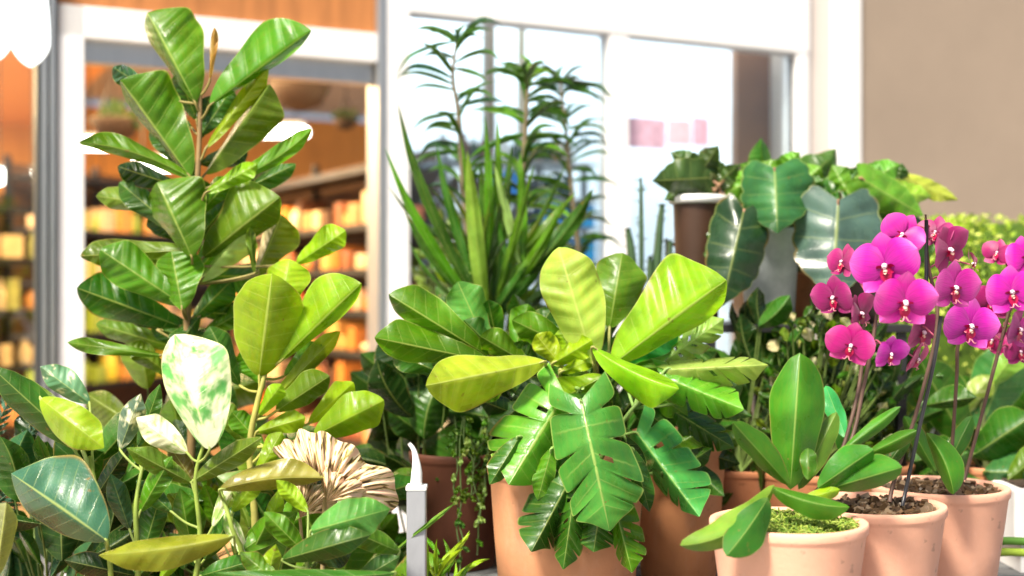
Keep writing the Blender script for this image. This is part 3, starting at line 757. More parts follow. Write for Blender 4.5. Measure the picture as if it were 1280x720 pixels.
s.build('stem', STEM, var); m.build('foliage', GLOSSY, var)

# --- filler plants: dense dark foliage behind the left group
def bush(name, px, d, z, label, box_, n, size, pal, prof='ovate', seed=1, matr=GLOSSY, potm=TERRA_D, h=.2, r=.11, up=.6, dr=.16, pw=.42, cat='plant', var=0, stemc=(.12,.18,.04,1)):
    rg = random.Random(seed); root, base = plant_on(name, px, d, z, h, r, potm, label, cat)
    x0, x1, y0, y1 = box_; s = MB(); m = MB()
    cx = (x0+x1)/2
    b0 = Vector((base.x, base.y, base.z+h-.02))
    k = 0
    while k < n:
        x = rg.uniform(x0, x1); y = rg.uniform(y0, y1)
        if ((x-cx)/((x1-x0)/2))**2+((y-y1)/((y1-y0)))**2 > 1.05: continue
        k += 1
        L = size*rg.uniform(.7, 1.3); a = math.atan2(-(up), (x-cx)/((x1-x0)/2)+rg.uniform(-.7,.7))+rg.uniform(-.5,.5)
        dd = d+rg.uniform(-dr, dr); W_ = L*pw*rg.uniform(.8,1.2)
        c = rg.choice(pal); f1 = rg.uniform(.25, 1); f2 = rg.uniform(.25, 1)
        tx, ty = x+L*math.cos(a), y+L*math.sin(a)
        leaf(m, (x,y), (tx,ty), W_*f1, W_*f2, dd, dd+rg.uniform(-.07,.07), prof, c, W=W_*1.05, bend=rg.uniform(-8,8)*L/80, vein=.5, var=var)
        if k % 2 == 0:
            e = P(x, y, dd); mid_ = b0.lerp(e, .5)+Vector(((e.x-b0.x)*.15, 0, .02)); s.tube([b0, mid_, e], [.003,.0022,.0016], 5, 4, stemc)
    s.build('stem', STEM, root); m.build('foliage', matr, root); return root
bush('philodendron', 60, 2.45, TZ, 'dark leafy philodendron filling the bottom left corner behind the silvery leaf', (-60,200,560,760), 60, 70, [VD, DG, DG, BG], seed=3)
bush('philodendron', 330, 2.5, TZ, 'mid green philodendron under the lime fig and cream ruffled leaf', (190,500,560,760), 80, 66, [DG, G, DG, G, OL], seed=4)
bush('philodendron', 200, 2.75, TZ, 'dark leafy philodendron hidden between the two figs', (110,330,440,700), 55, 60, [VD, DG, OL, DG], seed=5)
# dark fine palm at far left
pm, _ = plant_on('palm', -20, 2.5, TZ, .2, .11, TERRA_D, 'dark feathery palm leaning in at the left picture edge', 'palm')
m = MB(); s = MB()
for (a0, a1) in (((-60,700),(30,470)), ((-50,690),(60,520)), ((-60,680),(-5,455)), ((-60,700),(75,580))):
    p0 = Vector(a0); p1 = Vector(a1); s.tube([P(*a0,2.5), P((a0[0]+a1[0])/2-8,(a0[1]+a1[1])/2-14,2.46), P(*a1,2.42)], [.003,.002,.001], 5, 4, (.05,.1,.05,1))
    for k in range(16):
        q = .3+.7*k/16; c0 = p0.lerp(p1, q)+Vector((-8,-14))*(4*q*(1-q))*.9
        for sg in (-1, 1):
            ang = math.atan2(p1.y-p0.y, p1.x-p0.x)+sg*(1.0-.5*q); L = 46*(1.15-q)
            leaf(m, tuple(c0), (c0.x+L*math.cos(ang), c0.y+L*math.sin(ang)), 2.5, 2.5, 2.46, 2.5, 'strap', (.04,.11,.09))
s.build('stem', STEM, pm); m.build('foliage', GLOSSY, pm)
# grey olive round leaf at left edge
gp, _ = plant_on('peperomia', -10, 1.95, TZ, .2, .1, TERRA_D, 'grey olive round peperomia leaf cut by the left picture edge', 'plant')
m = MB(); s = MB(); leaf(m, (-5,722), (8,628), 30, 17, 1.95, 1.98, 'round', (.20,.22,.10), vein=.9); leaf(m, (-30,730),(-50,640),24,24,1.97,2.0,'round',(.2,.22,.1))
s.tube([P(-10,900,1.95), P(-12,800,1.95), P(-5,722,1.95)], .003, 6, 4, (.2,.2,.08,1)); s.build('stem', STEM, gp); m.build('foliage', LEAF, gp)

# --- bottom centre-left: glossy prayer plant leaves
d = 2.0
cal, _ = plant_on('prayer_plant', 400, d, TZ, .2, .11, TERRA_D, 'glossy deep green prayer plant along the bottom edge left of the grey post', 'plant')
st = [[(400,1000,d),(395,800,d),(380,680,d)], [(420,1000,d),(450,820,d),(460,730,d)]]
s = MB(); stems_tube(s, st, .005, .003, (.15,.22,.05,1)); m = MB()
rows = [(388,664,488,636, 27,24, (.11,.32,.05), dict(vein=.5, bulge=.03, d=d-.02)), (352,700,464,668, 22,16, DG, dict(bulge=.02)), (495,716,268,716, 17,10, DG, dict(d=d-.05, bend=6)),
 (380,690,330,640, 14,16, G, dict(d=d+.05)), (395,700,440,690, 16,16, VD, dict(d=d+.04)), (500,690,430,660,16,16, G, dict(d=d+.04)), (480,700,572,626,3,3,G,dict(d=d+.1)),
 (370,720,420,640, 16,15, G, dict(d=d+.06)), (440,730,500,695, 14,14, DG), (350,730,300,690,14,14,G), (330,740,345,680,12,12,LM,dict(d=d+.03)), (385,640,345,600,10,12,LM,dict(d=d+.05))]
leaves(m, d, rows, 'ovate', st, s, .002, (.2,.28,.06,1))
s.build('stem', STEM, cal); m.build('foliage', GLOSSY, cal)

# --- cream ruffled striped leaf
RUF = bpy.data.materials.new("ruffled_leaf"); RUF.use_nodes = True; t = RUF.node_tree; b_ = t.nodes["Principled BSDF"]
uvn = t.nodes.new("ShaderNodeUVMap"); uvn.uv_map = "UVMap"; mp = t.nodes.new("ShaderNodeMapping"); mp.inputs["Scale"].default_value = (3.2, 34, 1)
wn = t.nodes.new("ShaderNodeTexNoise"); wn.inputs["Scale"].default_value = 1.0; wn.inputs["Detail"].default_value = 4; wn.inputs["Distortion"].default_value = .6
cr = t.nodes.new("ShaderNodeValToRGB"); els = cr.color_ramp.elements
els[0].position = .40; els[0].color = (.07,.035,.012,1); els[1].position = .62; els[1].color = (.80,.50,.36,1)
e = els.new(.45); e.color = (.40,.30,.08,1); e = els.new(.50); e.color = (.76,.58,.38,1)
t.links.new(uvn.outputs[0], mp.inputs[0]); t.links.new(mp.outputs[0], wn.inputs["Vector"]); t.links.new(wn.outputs[0], cr.inputs[0]); t.links.new(cr.outputs[0], b_.inputs["Base Color"]); b_.inputs["Roughness"].default_value = .5
cal2, _ = plant_on('caladium', 400, 2.15, TZ, .2, .1, TERRA_D, 'cream and pink ruffled striped leaf curling over beside the grey post', 'plant')
m = MB()
def ruffle(bx, by, R0, a0, a1, d, waves, amp, seed, sy=1.0):
    amp *= .62
    rg = random.Random(seed); vs_, fs, uv = [], [], []; na, nr_ = 90, 12
    for i in range(na+1):
        q = i/na; a = R(a0+(a1-a0)*q); Rr = R0*(1+.10*math.sin(q*9+1)+.05*math.sin(q*23)-.25*(abs(q-.5)*2)**3)
        for j in range(nr_+1):
            r = j/nr_; rr_ = r
            x = bx+math.cos(a)*Rr*rr_; y = by-math.sin(a)*Rr*rr_*sy+18*r*r*math.cos(a)
            dz = amp*math.sin(q*waves*2*math.pi+.5*math.sin(q*7))*r**.8 - .05*math.sin(r*2.6) + .05*r**3
            vs_.append(P(x, y, d+dz)); uv.append((r, q))
    for i in range(na):
        for j in range(nr_):
            k = i*(nr_+1)+j; fs.append((k, k+1, k+nr_+2, k+nr_+1))
    m.add(vs_, fs, uv)
ruffle(406, 622, 92, 102, -8, 2.12, 11, .010, 1, .9)
ruffle(408, 628, 70, 95, 25, 2.09, 7, .009, 4, .75)
ruffle(396, 605, 62, 160, 78, 2.15, 5, .008, 2)
ruffle(375, 648, 62, 100, 30, 2.17, 5, .008, 3, 1.0)
m.build('foliage', RUF, cal2)
s = MB(); s.tube([P(400,900,2.15), P(402,760,2.15), P(406,622,2.12)], .004, 6, 4, (.4,.3,.15,1)); s.tube([P(400,900,2.15), P(385,760,2.15), P(375,648,2.17)], .003, 6, 4, (.4,.3,.15,1)); s.build('stem', STEM, cal2)

# --- grey metal post
d = 2.1; pst = thing('stake_post', Vector((P(515,0,d).x, d, 0)), 'square grey metal post with a bent white tip between the left plants', 'post')
GP = mat('grey_post', (.30,.31,.34), .45, .3, noise=.22, nscale=9, stretch=(1,1,.3), bump=.3)
b = MB(); x = P(521,0,d).x; hw = 12/F*d
b.box(x-hw, x+hw, d-hw, d+hw, 0, P(0,608,d).z, bev=.0025)
o = b.build('post_tube', GP, pst, False)
b = MB(); b.box(x-hw*1.08, x+hw*1.08, d-hw*1.08, d+hw*1.08, P(0,612,d).z, P(0,606,d).z, bev=.002); b.build('cap', WHITE, pst, False)
b = MB(); b.tube([P(520,607,d), P(521,590,d), P(520,575,d), P(517,562,d), P(511,554,d)], [.010,.009,.006,.004,.003], 10, 4); b.build('tip', WHITE, pst)

# --- plant behind post: dark, spotted
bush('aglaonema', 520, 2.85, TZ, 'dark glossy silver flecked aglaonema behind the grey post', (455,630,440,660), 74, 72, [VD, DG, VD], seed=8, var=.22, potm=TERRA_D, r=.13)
bush('spider_plant', 545, 2.3, TZ, 'small grassy green plant at the bottom edge right of the grey post', (520,575,690,760), 26, 45, [LM, G, LM], prof='strap', seed=10, pw=.1, r=.06, h=.12, dr=.06)
# dark terracotta pot behind
BZ2 = BZ+.001
p0, base = plant_on('trailing_plant', 572, 2.75, BZ2, .245, .105, mat('brown_clay', (.10,.028,.012), .7, noise=.2), 'tall dark terracotta pot with string-like tendrils trailing down its side', 'plant')
m = MB(); s = MB()
rg = random.Random(2)
for k in range(9):
    x0 = 590+rg.uniform(-22,14); dd = 2.62+rg.uniform(-.03,.02); y1 = rg.uniform(610,715); pts = []
    for i in range(8):
        q = i/7; pts.append(P(x0+rg.uniform(-5,5)+ (8*math.sin(q*3+k)), 520+(y1-520)*q, dd))
    s.tube(pts, .0016, 5, 3, (.10,.16,.05,1))
    for i in range(9):
        q = rg.random(); x = x0+8*math.sin(q*3+k); y = 520+(y1-520)*q; a = rg.uniform(.5,2.6)
        leaf(m, (x,y), (x+13*math.cos(a), y+13*math.sin(a)), 3, 3, dd-.004, None, 'ovate', rg.choice([G, DG, OL, PL]))
s.build('stem', STEM, p0); m.build('foliage', LEAF, p0)

# --- big terracotta pot with monstera
d = 2.42; hpot = .262
mon, base = plant_on('monstera', 708, d, BZ2, hpot, .150, terracotta('terracotta_big', (.66,.30,.155)), 'monstera with split leaves hanging over the largest terracotta pot', 'monstera', taper=.84)
st = [[(708,640,d),(712,540,d-.02),(722,495,d-.1),(728,485,d-.16)], [(712,640,d),(735,520,d-.05),(745,480,d-.08)], [(715,640,d),(770,540,d-.05),(800,500,d-.05)]]
s = MB(); stems_tube(s, st, .005, .0035, (.16,.26,.06,1)); m = MB()
MG = (.095,.29,.015)
rows = [
 (706,492,636,606, 47,52, MG, dict(d=d-.14, dt=d-.20, vein=.8)),
 (726,500,762,664, 52,48, (.08,.26,.04), dict(d=d-.2, dt=d-.24, vein=.8, bulge=.03)),
 (795,540,874,646, 44,18, (.06,.26,.05), dict(d=d-.08, dt=d-.16)),
 (718,590,664,690, 26,38, DG, dict(d=d-.17, dt=d-.21)), (765,620,790,716, 26,14, G, dict(d=d-.19, dt=d-.22)), (720,600,704,712, 22,18, DG, dict(d=d-.18, dt=d-.2)),
 (752,620,742,690, 30,30, DG, dict(d=d-.18, dt=d-.19)),
 (832,462,960,456, 12,26, (.30,.42,.08), dict(d=d-.05, dt=d-.1)), (826,470,930,512, 22,26, MG, dict(d=d-.05, dt=d-.12)), (830,452,905,398, 18,20, (.25,.40,.06), dict(d=d+.02, dt=d+.05)),
 (820,500,918,560, 18,22, DG, dict(d=d, dt=d)), (690,560,700,500, 14,16, DG, dict(d=d)), (800,560,850,600,16,18,DG,dict(d=d+.05)),
]
leaves(m, d, rows, 'monstera', st, s, .003, (.18,.30,.07,1), notch=.62, wave=.008, ncount=4, quilt=.002)
rows = [(770,470,720,500, 16,18, DG), (740,470,700,510, 14,14, G), (700,490,745,470, 14,14, LM), (660,500,610,540, 18,16, DG, dict(d=d+.1)), (650,520,600,500, 14,16, VD, dict(d=d+.12)),
 (800,480,860,520, 20,16, G), (790,500,840,540, 18,18, DG), (860,500,940,520, 10,12, DG), (700,470,640,500, 14,14, VD, dict(d=d+.08)), (780,470,830,500, 14,14, DG), (720,560,700,620, 14,14, VD, dict(d=d)), (770,590,800,655, 12,12, VD, dict(d=d+.02)), (835,560,900,530,14,16,G,dict(d=d+.02)), (650,545,612,606,14,16,DG,dict(d=d-.16)), (690,560,672,625,14,14,G,dict(d=d-.17)), (790,560,812,640,14,12,DG,dict(d=d-.14)), (665,540,630,575,16,14,DG,dict(d=d-.12)), (780,545,800,600,16,16,VD,dict(d=d-.13)), (840,590,890,560,12,14,DG,dict(d=d+.05))]
leaves(m, d, rows, 'ovate', st, s, .003, (.18,.30,.07,1))
s.build('stem', STEM, mon); m.build('foliage', BROAD, mon)

# --- centre fiddle leaf
d = 2.4
cf, base = plant_on('fiddle_leaf_fig', 742, d+.33, BZ2, .28, .12, TERRA_D, 'bushy bright lime fiddle leaf fig crowning the large pot in the centre', 'fig plant')
st = [[(735,640,d+.33),(742,560,d+.2),(745,500,d+.04),(745,450,d)], [(742,560,d+.2),(700,480,d+.08),(660,455,d+.05),(610,445,d+.08)], [(745,500,d+.04),(765,465,d+.02)]]
s = MB(); stems_tube(s, st, .009, .005, (.2,.14,.06,1)); m = MB()
rows = [
 (742,455,698,309, 33,36, (.30,.44,.07), dict(d=d-.05, dt=d-.02, vein=.8, prof='round', bulge=.02, quilt=.004)),
 (764,457,908,350, 54,22, (.25,.43,.01), dict(d=d-.04, dt=d-.08, vein=.95, quilt=.006)),
 (740,434,849,486, 10,26, YL, dict(d=d-.12, dt=d-.2, bend=-6, vein=.4)),
 (682,452,532,482, 33,24, (.27,.39,.02), dict(d=d-.12, dt=d-.2, vein=.95, quilt=.005)),
 (704,460,670,418, 12,15, YL, dict(d=d-.02)), (716,452,702,410, 12,13, LM), (726,455,722,405, 12,14, G), (700,466,742,448, 9,9, YL, dict(d=d-.06)),
 (612,452,468,422, 17,24, G, dict(d=d, dt=d-.05, vein=.9)), (612,446,486,368, 14,26, G, dict(d=d+.04, vein=.9)), (612,440,572,352, 22,20, (.10,.30,.05), dict(d=d+.06)),
 (762,410,778,316, 30,30, OL, dict(d=d+.1, dt=d+.14, prof='round')), (770,456,848,416, 16,14, (.04,.30,.07), dict(d=d+.02)), (765,452,820,400, 12,12, (.05,.32,.05), dict(d=d+.05)),
 (640,450,660,380, 15,15, G, dict(d=d+.08)), (650,450,690,385, 14,16, DG, dict(d=d+.1)), (625,445,610,375, 13,13, DG, dict(d=d+.12)), (640,462,600,500, 12,16, G), (560,470,490,440,14,18,DG,dict(d=d+.1)),
 (775,470,840,440, 12,16, G, dict(d=d+.04)), (680,470,640,430, 12,14, DG, dict(d=d+.06)),(790,455,870,380, 10,14, DG, dict(d=d+.12)), (600,455,540,455,12,14,DG,dict(d=d+.1)),
 (735,445,640,400,14,18,G,dict(d=d+.05)),(750,440,730,360,18,16,G,dict(d=d+.08)),(755,470,690,505,14,20,LM,dict(d=d-.08)),(700,462,760,500,12,16,G,dict(d=d-.05)),(690,455,740,425,12,14,LM,dict(d=d-.03)),(620,452,560,495,16,18,G,dict(d=d+.03)),(775,462,880,455,12,18,G,dict(d=d+.03)),(760,440,830,375,16,12,DG,dict(d=d+.09)),(660,455,600,420,12,18,G,dict(d=d+.03)),(640,458,580,400,14,16,DG,dict(d=d+.07)),(720,470,760,520,14,14,DG,dict(d=d-.02)),
]
rows = [(*q[:4], q[4]*1.1, q[5]*1.1, *q[6:]) for q in rows]
leaves(m, d, rows, 'fiddle', st, s, .003, (.3,.3,.08,1), wave=.018)
s.build('stem', STEM, cf); m.build('foliage', LEAF, cf)

# --- pot behind right of the big pot
b2, base = plant_on('calathea', 848, 2.62, BZ2, .3, .10, terracotta('terracotta_mid', (.58,.25,.11)), 'brown terracotta pot with narrow dark leaves right of the largest pot', 'plant')
m = MB(); s = MB()
rows = [(845,560,890,500,16,16,DG), (850,560,905,540,14,16,DG), (840,565,812,660,6,9,VD), (850,560,930,470,16,18,DG), (860,560,925,580,14,14,VD), (835,560,800,510,14,14,VD), (855,550,870,470,16,16,VD), (860,560,935,545,12,12,G), (850,570,905,620,14,14,DG,dict(d=2.5)), (850,570,860,630,14,14,DG,dict(d=2.5))]
st = [[(848,620,2.62),(848,590,2.62),(850,555,2.6)]]; stems_tube(s, st, .006, .004, (.1,.14,.04,1))
leaves(m, 2.58, rows, 'ovate', st, s, .002); s.build('stem', STEM, b2); m.build('foliage', GLOSSY, b2)

# --- strap-leaved dracaena, centre back
d = 3.05
dr, base = plant_on('dracaena', 612, d, BZ2, .25, .11, TERRA_D, 'dracaena with long upright strap leaves fanning before the left pane', 'dracaena')
st = [[(615,720,d),(614,560,d),(612,440,d),(608,400,d)]]
s = MB(); stems_tube(s, st, .012, .009, (.3,.22,.06,1)); m = MB()
rows = [(608,405,481,184,8,8,G,dict(bend=10)),(606,395,497,128,9,9,DG,dict(bend=12)),(603,380,500,244,3,3,G,dict(bend=8)),(604,388,545,175,7,7,DG,dict(bend=6)),
 (606,395,584,188,14,12,(.24,.40,.04),dict(d=d-.05)),(610,400,576,170,8,8,G),(608,398,606,142,8,8,G,dict(bend=-4)),(612,400,622,150,9,9,G,dict(bend=-4)),(614,400,640,180,10,10,DG),(615,400,668,205,7,7,G),
 (655,345,742,235,14,14,DG,dict(bend=-6)),(620,385,705,250,9,9,G,dict(bend=-6)),(640,330,720,240,8,8,G),(650,330,618,205,8,7,PL),(655,330,650,190,8,8,G),
 (604,392,560,300,9,9,DG),(608,405,540,260,8,8,G),(600,392,505,262,7,7,DG,dict(bend=8)),(598,400,510,300,4,4,DG,dict(bend=8)),(590,340,541,335,6,6,YL,dict(bend=14)),(612,400,640,300,11,11,DG),(612,400,660,330,10,10,DG),(606,400,590,250,11,11,G),(610,400,630,240,10,10,DG,dict(d=d+.05)),
 (606,400,552,215,8,8,G,dict(d=d+.06)),(612,400,600,200,9,9,DG,dict(d=d+.08)),(612,405,675,290,8,8,G,dict(d=d+.04)),(612,405,690,320,8,8,DG,dict(d=d+.04))]
rows = [(*q[:4], q[4]*.78, q[5]*.78, *q[6:]) for q in rows]
rg = random.Random(77)
for k in range(34):
    x0, y0 = 610+rg.uniform(-8,30), 400+rg.uniform(-90,30); a = R(rg.uniform(35,150)); L = rg.uniform(70,190)
    rows.append((x0, y0, x0+L*math.cos(a), y0-L*math.sin(a), 3.5, 3.5, rg.choice([DG, DG, VD, VD, OL]), dict(bend=rg.uniform(-10,14), d=d+rg.uniform(-.02,.2))))
leaves(m, d, rows, 'strap', st, None, vein=.5, quilt=0, W=None)
s.build('stem', STEM, dr); m.build('foliage', LEAF, dr)

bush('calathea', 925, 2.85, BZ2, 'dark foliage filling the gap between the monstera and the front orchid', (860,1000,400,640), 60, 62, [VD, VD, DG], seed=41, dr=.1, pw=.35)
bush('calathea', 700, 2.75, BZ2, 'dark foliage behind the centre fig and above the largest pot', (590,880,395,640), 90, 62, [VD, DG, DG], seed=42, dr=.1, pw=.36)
# --- two fine-leaved tall canes
def cane(name, pts, d, label, seed, top_n, spread, col, px0, w=3.2, y_to=330, droop=.5, pr=.09):
    rg = random.Random(seed); root, base = plant_on(name, px0, d, BZ2, .22, pr, TERRA_D, label, 'dracaena')
    s = MB(); m = MB(); full = [(px0, 620, d)]+[(x, y, d) for x, y in pts]
    s.tube([P(*p) for p in full], [.010]+[.009-.006*i/len(pts) for i in range(len(pts))], 8, 4, (.14,.11,.06,1))
    for k in range(top_n):
        q = k/top_n; y = pts[-1][1]+(y_to-pts[-1][1])*q**1.2
        x = None
        for i in range(len(full)-1):
            if full[i+1][1] <= y <= full[i][1]: u = (full[i][1]-y)/(full[i][1]-full[i+1][1]); x = full[i][0]+(full[i+1][0]-full[i][0])*u
        if x is None: x = pts[-1][0]
        sg = rg.choice((-1, 1)); L = spread*rg.uniform(.6,1.25); a = rg.uniform(-.15,1.15)
        tx, ty = x+sg*L*math.cos(a), y-L*math.sin(a)+L*droop*rg.uniform(.2,1)
        leaf(m, (x,y), (tx,ty), w*rg.uniform(.7,1.1), w*rg.uniform(.3,.9), d, d+rg.uniform(-.16,.16), 'strap', rg.choice(col), bend=(1 if sg > 0 else -1)*L*rg.uniform(.08,.26), quilt=0, vein=.3)
    for k in range(6):
        a = R(205+k*26+rg.uniform(-9,9)); x, y = pts[-1]; L = spread*rg.uniform(.45,.95)
        leaf(m, (x,y+6), (x+L*math.cos(a)*1.1, y+L*math.sin(a)*.55+4), w, w*.5, d, d+rg.uniform(-.05,.05), 'strap', rg.choice(col), quilt=0, bend=(1 if math.cos(a) > 0 else -1)*L*.16)
    s.build('stem', STEM, root); m.build('foliage', LEAF, root)
cane('dracaena', [(598,420),(585,300),(577,200),(573,140),(566,95),(572,48)], 3.35, 'tall thin dracaena cane with sparse drooping leaves, left one before the window', 21, 34, 70, [DG, (.015,.07,.035), DG], 604, 4.2, y_to=300)
cane('dracaena', [(655,420),(653,300),(655,200),(658,140),(660,95)], 3.3, 'tall dracaena cane with a dense leafy tip below the taupe reflection stand-ins', 22, 46, 62, [DG, G, DG, VD], 652, 5, y_to=370)
cane('dracaena', [(735,430),(725,330),(715,240),(708,170),(700,100)], 3.75, 'wispy dracaena cane standing close to the window mullion', 23, 64, 56, [VD, (.015,.07,.035), DG], 730, 3.6, y_to=370)
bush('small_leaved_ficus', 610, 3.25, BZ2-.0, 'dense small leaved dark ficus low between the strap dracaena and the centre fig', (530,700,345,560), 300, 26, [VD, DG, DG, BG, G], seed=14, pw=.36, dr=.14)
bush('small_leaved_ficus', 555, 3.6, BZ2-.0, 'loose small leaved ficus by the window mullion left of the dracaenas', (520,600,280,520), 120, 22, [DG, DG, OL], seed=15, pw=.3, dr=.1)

# --- columnar cacti / euphorbia
d = 3.25
eu, base = plant_on('euphorbia', 812, d, BZ2, .3, .08, GREYPOT, 'dark upright euphorbia stalks in front of the right window pane', 'cactus')
b = MB()
for pts, r in (([(802,560),(802,300),(801,222)], .007), ([(812,560),(822,330),(828,255)], .013), ([(800,560),(792,350),(785,285)], .014), ([(815,560),(835,350),(838,300)], .010), ([(808,560),(812,400),(813,320)], .012)):
    b.tube([P(x,y,d) for x, y in pts], [r, r, r*.5], 5, 6, (.035,.075,.03,1))
    for k in range(14):
        q = rnd.random(); x = pts[1][0]+(pts[2][0]-pts[1][0])*q; y = pts[1][1]+(pts[2][1]-pts[1][1])*q
        a = rnd.choice((rnd.uniform(-.9,0), rnd.uniform(3.1,4))); b.tube([P(x,y,d), P(x+9*math.cos(a), y+9*math.sin(a), d)], [.002,.0005], 4, 1, (.05,.07,.03,1))
b.build('stem', STEM, eu)
# small ladder trellis behind
tr = thing('wire_trellis', Vector((P(848,0,3.3).x,3.3,BZ)), 'small dark curved wire trellis left of the brown begonia pot', 'trellis')
b = MB()
for k in range(6): b.tube([P(832,300+k*13,3.3), P(842,306+k*13,3.3), P(856,303+k*13,3.3)], .005, 6, 3)
b.tube([P(834,410,3.3), P(833,298,3.3)], .004, 6, 1); b.tube([P(855,410,3.3), P(855,298,3.3)], .004, 6, 1)
b.tube([P(834,410,3.3), P(834,410,3.3)-Vector((0,0,P(834,410,3.3).z-BZ))], .004, 6, 1)
b.build('wire', BLACK, tr)

# --- begonias on the stand
d = 3.02
def stand_pot(name, px, ytop, wpx, m_, label, rimm=None):
    p = P(px, ytop, d); h = p.z-zs_-.001; base = Vector((p.x, d, zs_+.001)); root = thing(name, base, label, 'begonia')
    r = wpx/2/F*d; pot(root, base, r, h, m_, True, roll=False, taper=.82)
    if rimm:
        b = MB(); b.lathe(base+Vector((0,0,h-.016)), [(r*1.02,0),(r*1.16,.002),(r*1.18,.012),(r*1.16,.02),(r*.9,.021)], 40); b.build('rim', rimm, root)
    return root
BRP = mat('brown_pot', (.045,.018,.008), .5, noise=.15)
WGP = mat('whitewashed_pot', (.33,.36,.37), .55, noise=.45, nscale=9, col2=(.68,.70,.72))
bg1 = stand_pot('begonia', 872, 247, 62, BRP, 'large dark leaved begonia in a brown pot with white rim', mat('white_rim',(.8,.8,.8),.4))
bg2 = stand_pot('begonia', 962, 286, 74, WGP, 'begonia with big silvery leaf in the whitewashed pot')
bg3 = stand_pot('begonia', 1060, 300, 84, BRP, 'begonia with silvery heart leaf and lime sprays above the orchids')
RG = (.04,.085,.018); LG = (.11,.27,.02)
def beg(root, st, rows):
    s = MB(); m = MB(); stems_tube(s, st, .006, .003, (.20,.12,.06,1))
    leaves(m, d, rows, 'heart', st, s, .003, (.3,.16,.09,1), nv=5, quilt=.004, vein=.55, wave=.012, ragged=.12, ncount=7)
    s.build('stem', STEM, root); m.build('foliage', BROAD, root)
beg(bg1, [[(872,290,d),(885,250,d),(905,225,d-.02)], [(872,290,d),(900,262,d-.05),(930,258,d-.1)]], [
 (896,222,815,226, 24,28, RG, dict(dt=d-.1)), (872,222,898,182, 18,16, RG), (900,236,850,212, 14,14, (.09,.13,.04)), (880,215,838,190, 14,16, RG), (885,230,830,250, 14,18, (.05,.10,.02)), (905,262,885,330, 22,20, DG, dict(d=d-.05)), (930,262,902,384, 40,38, (.015,.055,.02), dict(d=d-.15, dt=d-.2, bulge=.03)),
 (905,240,955,222, 20,24, LG), (890,235,925,205,14,14,RG), (900,255,940,285, 20,18, RG)])
beg(bg2, [[(962,330,d),(965,280,d),(975,225,d-.02)], [(962,330,d),(990,270,d-.03),(1000,230,d)]], [
 (968,210,972,292, 50,46, (.035,.12,.03), dict(d=d-.12, dt=d-.2, bulge=.02)), (1000,226,945,204, 14,16, LG), (1000,232,1026,208, 20,24, LG), (985,220,1026,250, 16,20, RG), (955,235,918,250, 18,16, (.08,.13,.03)), (950,240,990,270,18,20,DG), (990,235,1030,225,18,22,(.05,.16,.02)), (960,225,925,205,18,16,(.12,.27,.03)), (985,240,1020,285,22,20,DG,dict(d=d+.02)), (975,215,1000,190,14,14,LG), (950,250,925,290,16,18,VD)])
beg(bg3, [[(1060,360,d),(1058,290,d),(1050,240,d-.02)], [(1060,360,d),(1078,290,d),(1085,235,d)], [(1078,290,d),(1105,250,d),(1115,220,d)]], [
 (1048,250,1040,374, 58,56, (.06,.125,.09), dict(d=d-.16, dt=d-.22, vein=.7, W=62)), (1062,246,1040,206, 18,24, LG), (1075,240,1100,206, 24,26, (.10,.26,.03)), (1075,222,1155,270, 22,26, LG, dict(d=d-.08)), (1085,240,1150,292, 22,24, (.07,.19,.03)),
 (1108,214,1198,250, 11,13, (.35,.47,.05), dict(prof='ovate')), (1120,232,1128,204, 12,14, DG), (1080,262,1120,310, 26,20, DG), (1070,250,1030,262, 20,18, DG), (1100,262,1150,285, 16,20, (.22,.36,.04)), (1090,232,1062,210,14,14,DG), (1085,225,1125,205,18,20,(.08,.24,.02)), (1100,240,1165,245,18,18,(.20,.36,.03)), (1060,240,1010,250,18,22,DG,dict(d=d+.04)), (1095,250,1135,300,24,22,DG,dict(d=d+.02)), (1070,235,1110,245,20,20,(.10,.25,.02),dict(d=d-.04)), (1100,262,1170,300,18,20,VD,dict(d=d+.04))])

bush('begonia', 1000, 3.14, zs_+.001, 'dark leafy begonia half hidden between the silvery leaved begonias', (895,1120,215,345), 46, 54, [VD, DG, DG, (.05,.16,.02)], prof='heart', seed=51, pw=.5, dr=.06, h=.12, r=.05, matr=BROAD)
# --- variegated ivy and dark ivy behind orchids
bush('variegated_ivy', 1010, 2.78, BZ2, 'small cream and green variegated ivy beside the leafless-flowered orchid', (950,1110,385,560), 330, 17, [(.45,.45,.25), DG, VD, (.5,.5,.3), VD, OL, DG], seed=31, pw=.5, dr=.1, matr=LEAF, var=.0)
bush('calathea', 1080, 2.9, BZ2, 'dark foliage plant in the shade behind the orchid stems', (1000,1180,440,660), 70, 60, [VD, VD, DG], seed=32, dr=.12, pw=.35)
# --- big dark leaved plant right
d = 2.9
rt, base = plant_on('fiddle_leaf_fig', 1235, d, BZ2, .2, .12, TERRA_D, 'broad dark leaved fig in the shade behind the right orchids', 'fig plant')
st = [[(1235,640,d),(1230,540,d),(1225,470,d)]]
s = MB(); stems_tube(s, st, .008, .005, (.1,.12,.04,1)); m = MB()
rows = [(1210,560,1150,450,30,34,DG), (1225,540,1265,430,36,34,(.045,.17,.04)), (1215,570,1290,520,30,34,DG,dict(d=d-.1)), (1200,600,1140,560,22,28,VD), (1230,590,1290,590,26,30,(.05,.17,.04),dict(d=d-.12)),
 (1240,560,1200,470,26,26,DG,dict(d=d+.08)), (1250,600,1230,510,30,30,VD,dict(d=d+.06)), (1240,480,1285,420,20,20,(.2,.35,.05),dict(d=d-.02)), (1180,590,1180,500,24,24,VD,dict(d=d+.1)), (1270,600,1300,460,30,30,DG,dict(d=d+.1)), (1195,520,1240,470,16,16,PL,dict(var=.4)), (1260,600,1310,560,20,20,OL,dict(d=d-.15)), (1225,600,1160,590,18,18,DG,dict(d=d-.1)),(1180,520,1130,470,20,24,DG,dict(d=d+.1))]
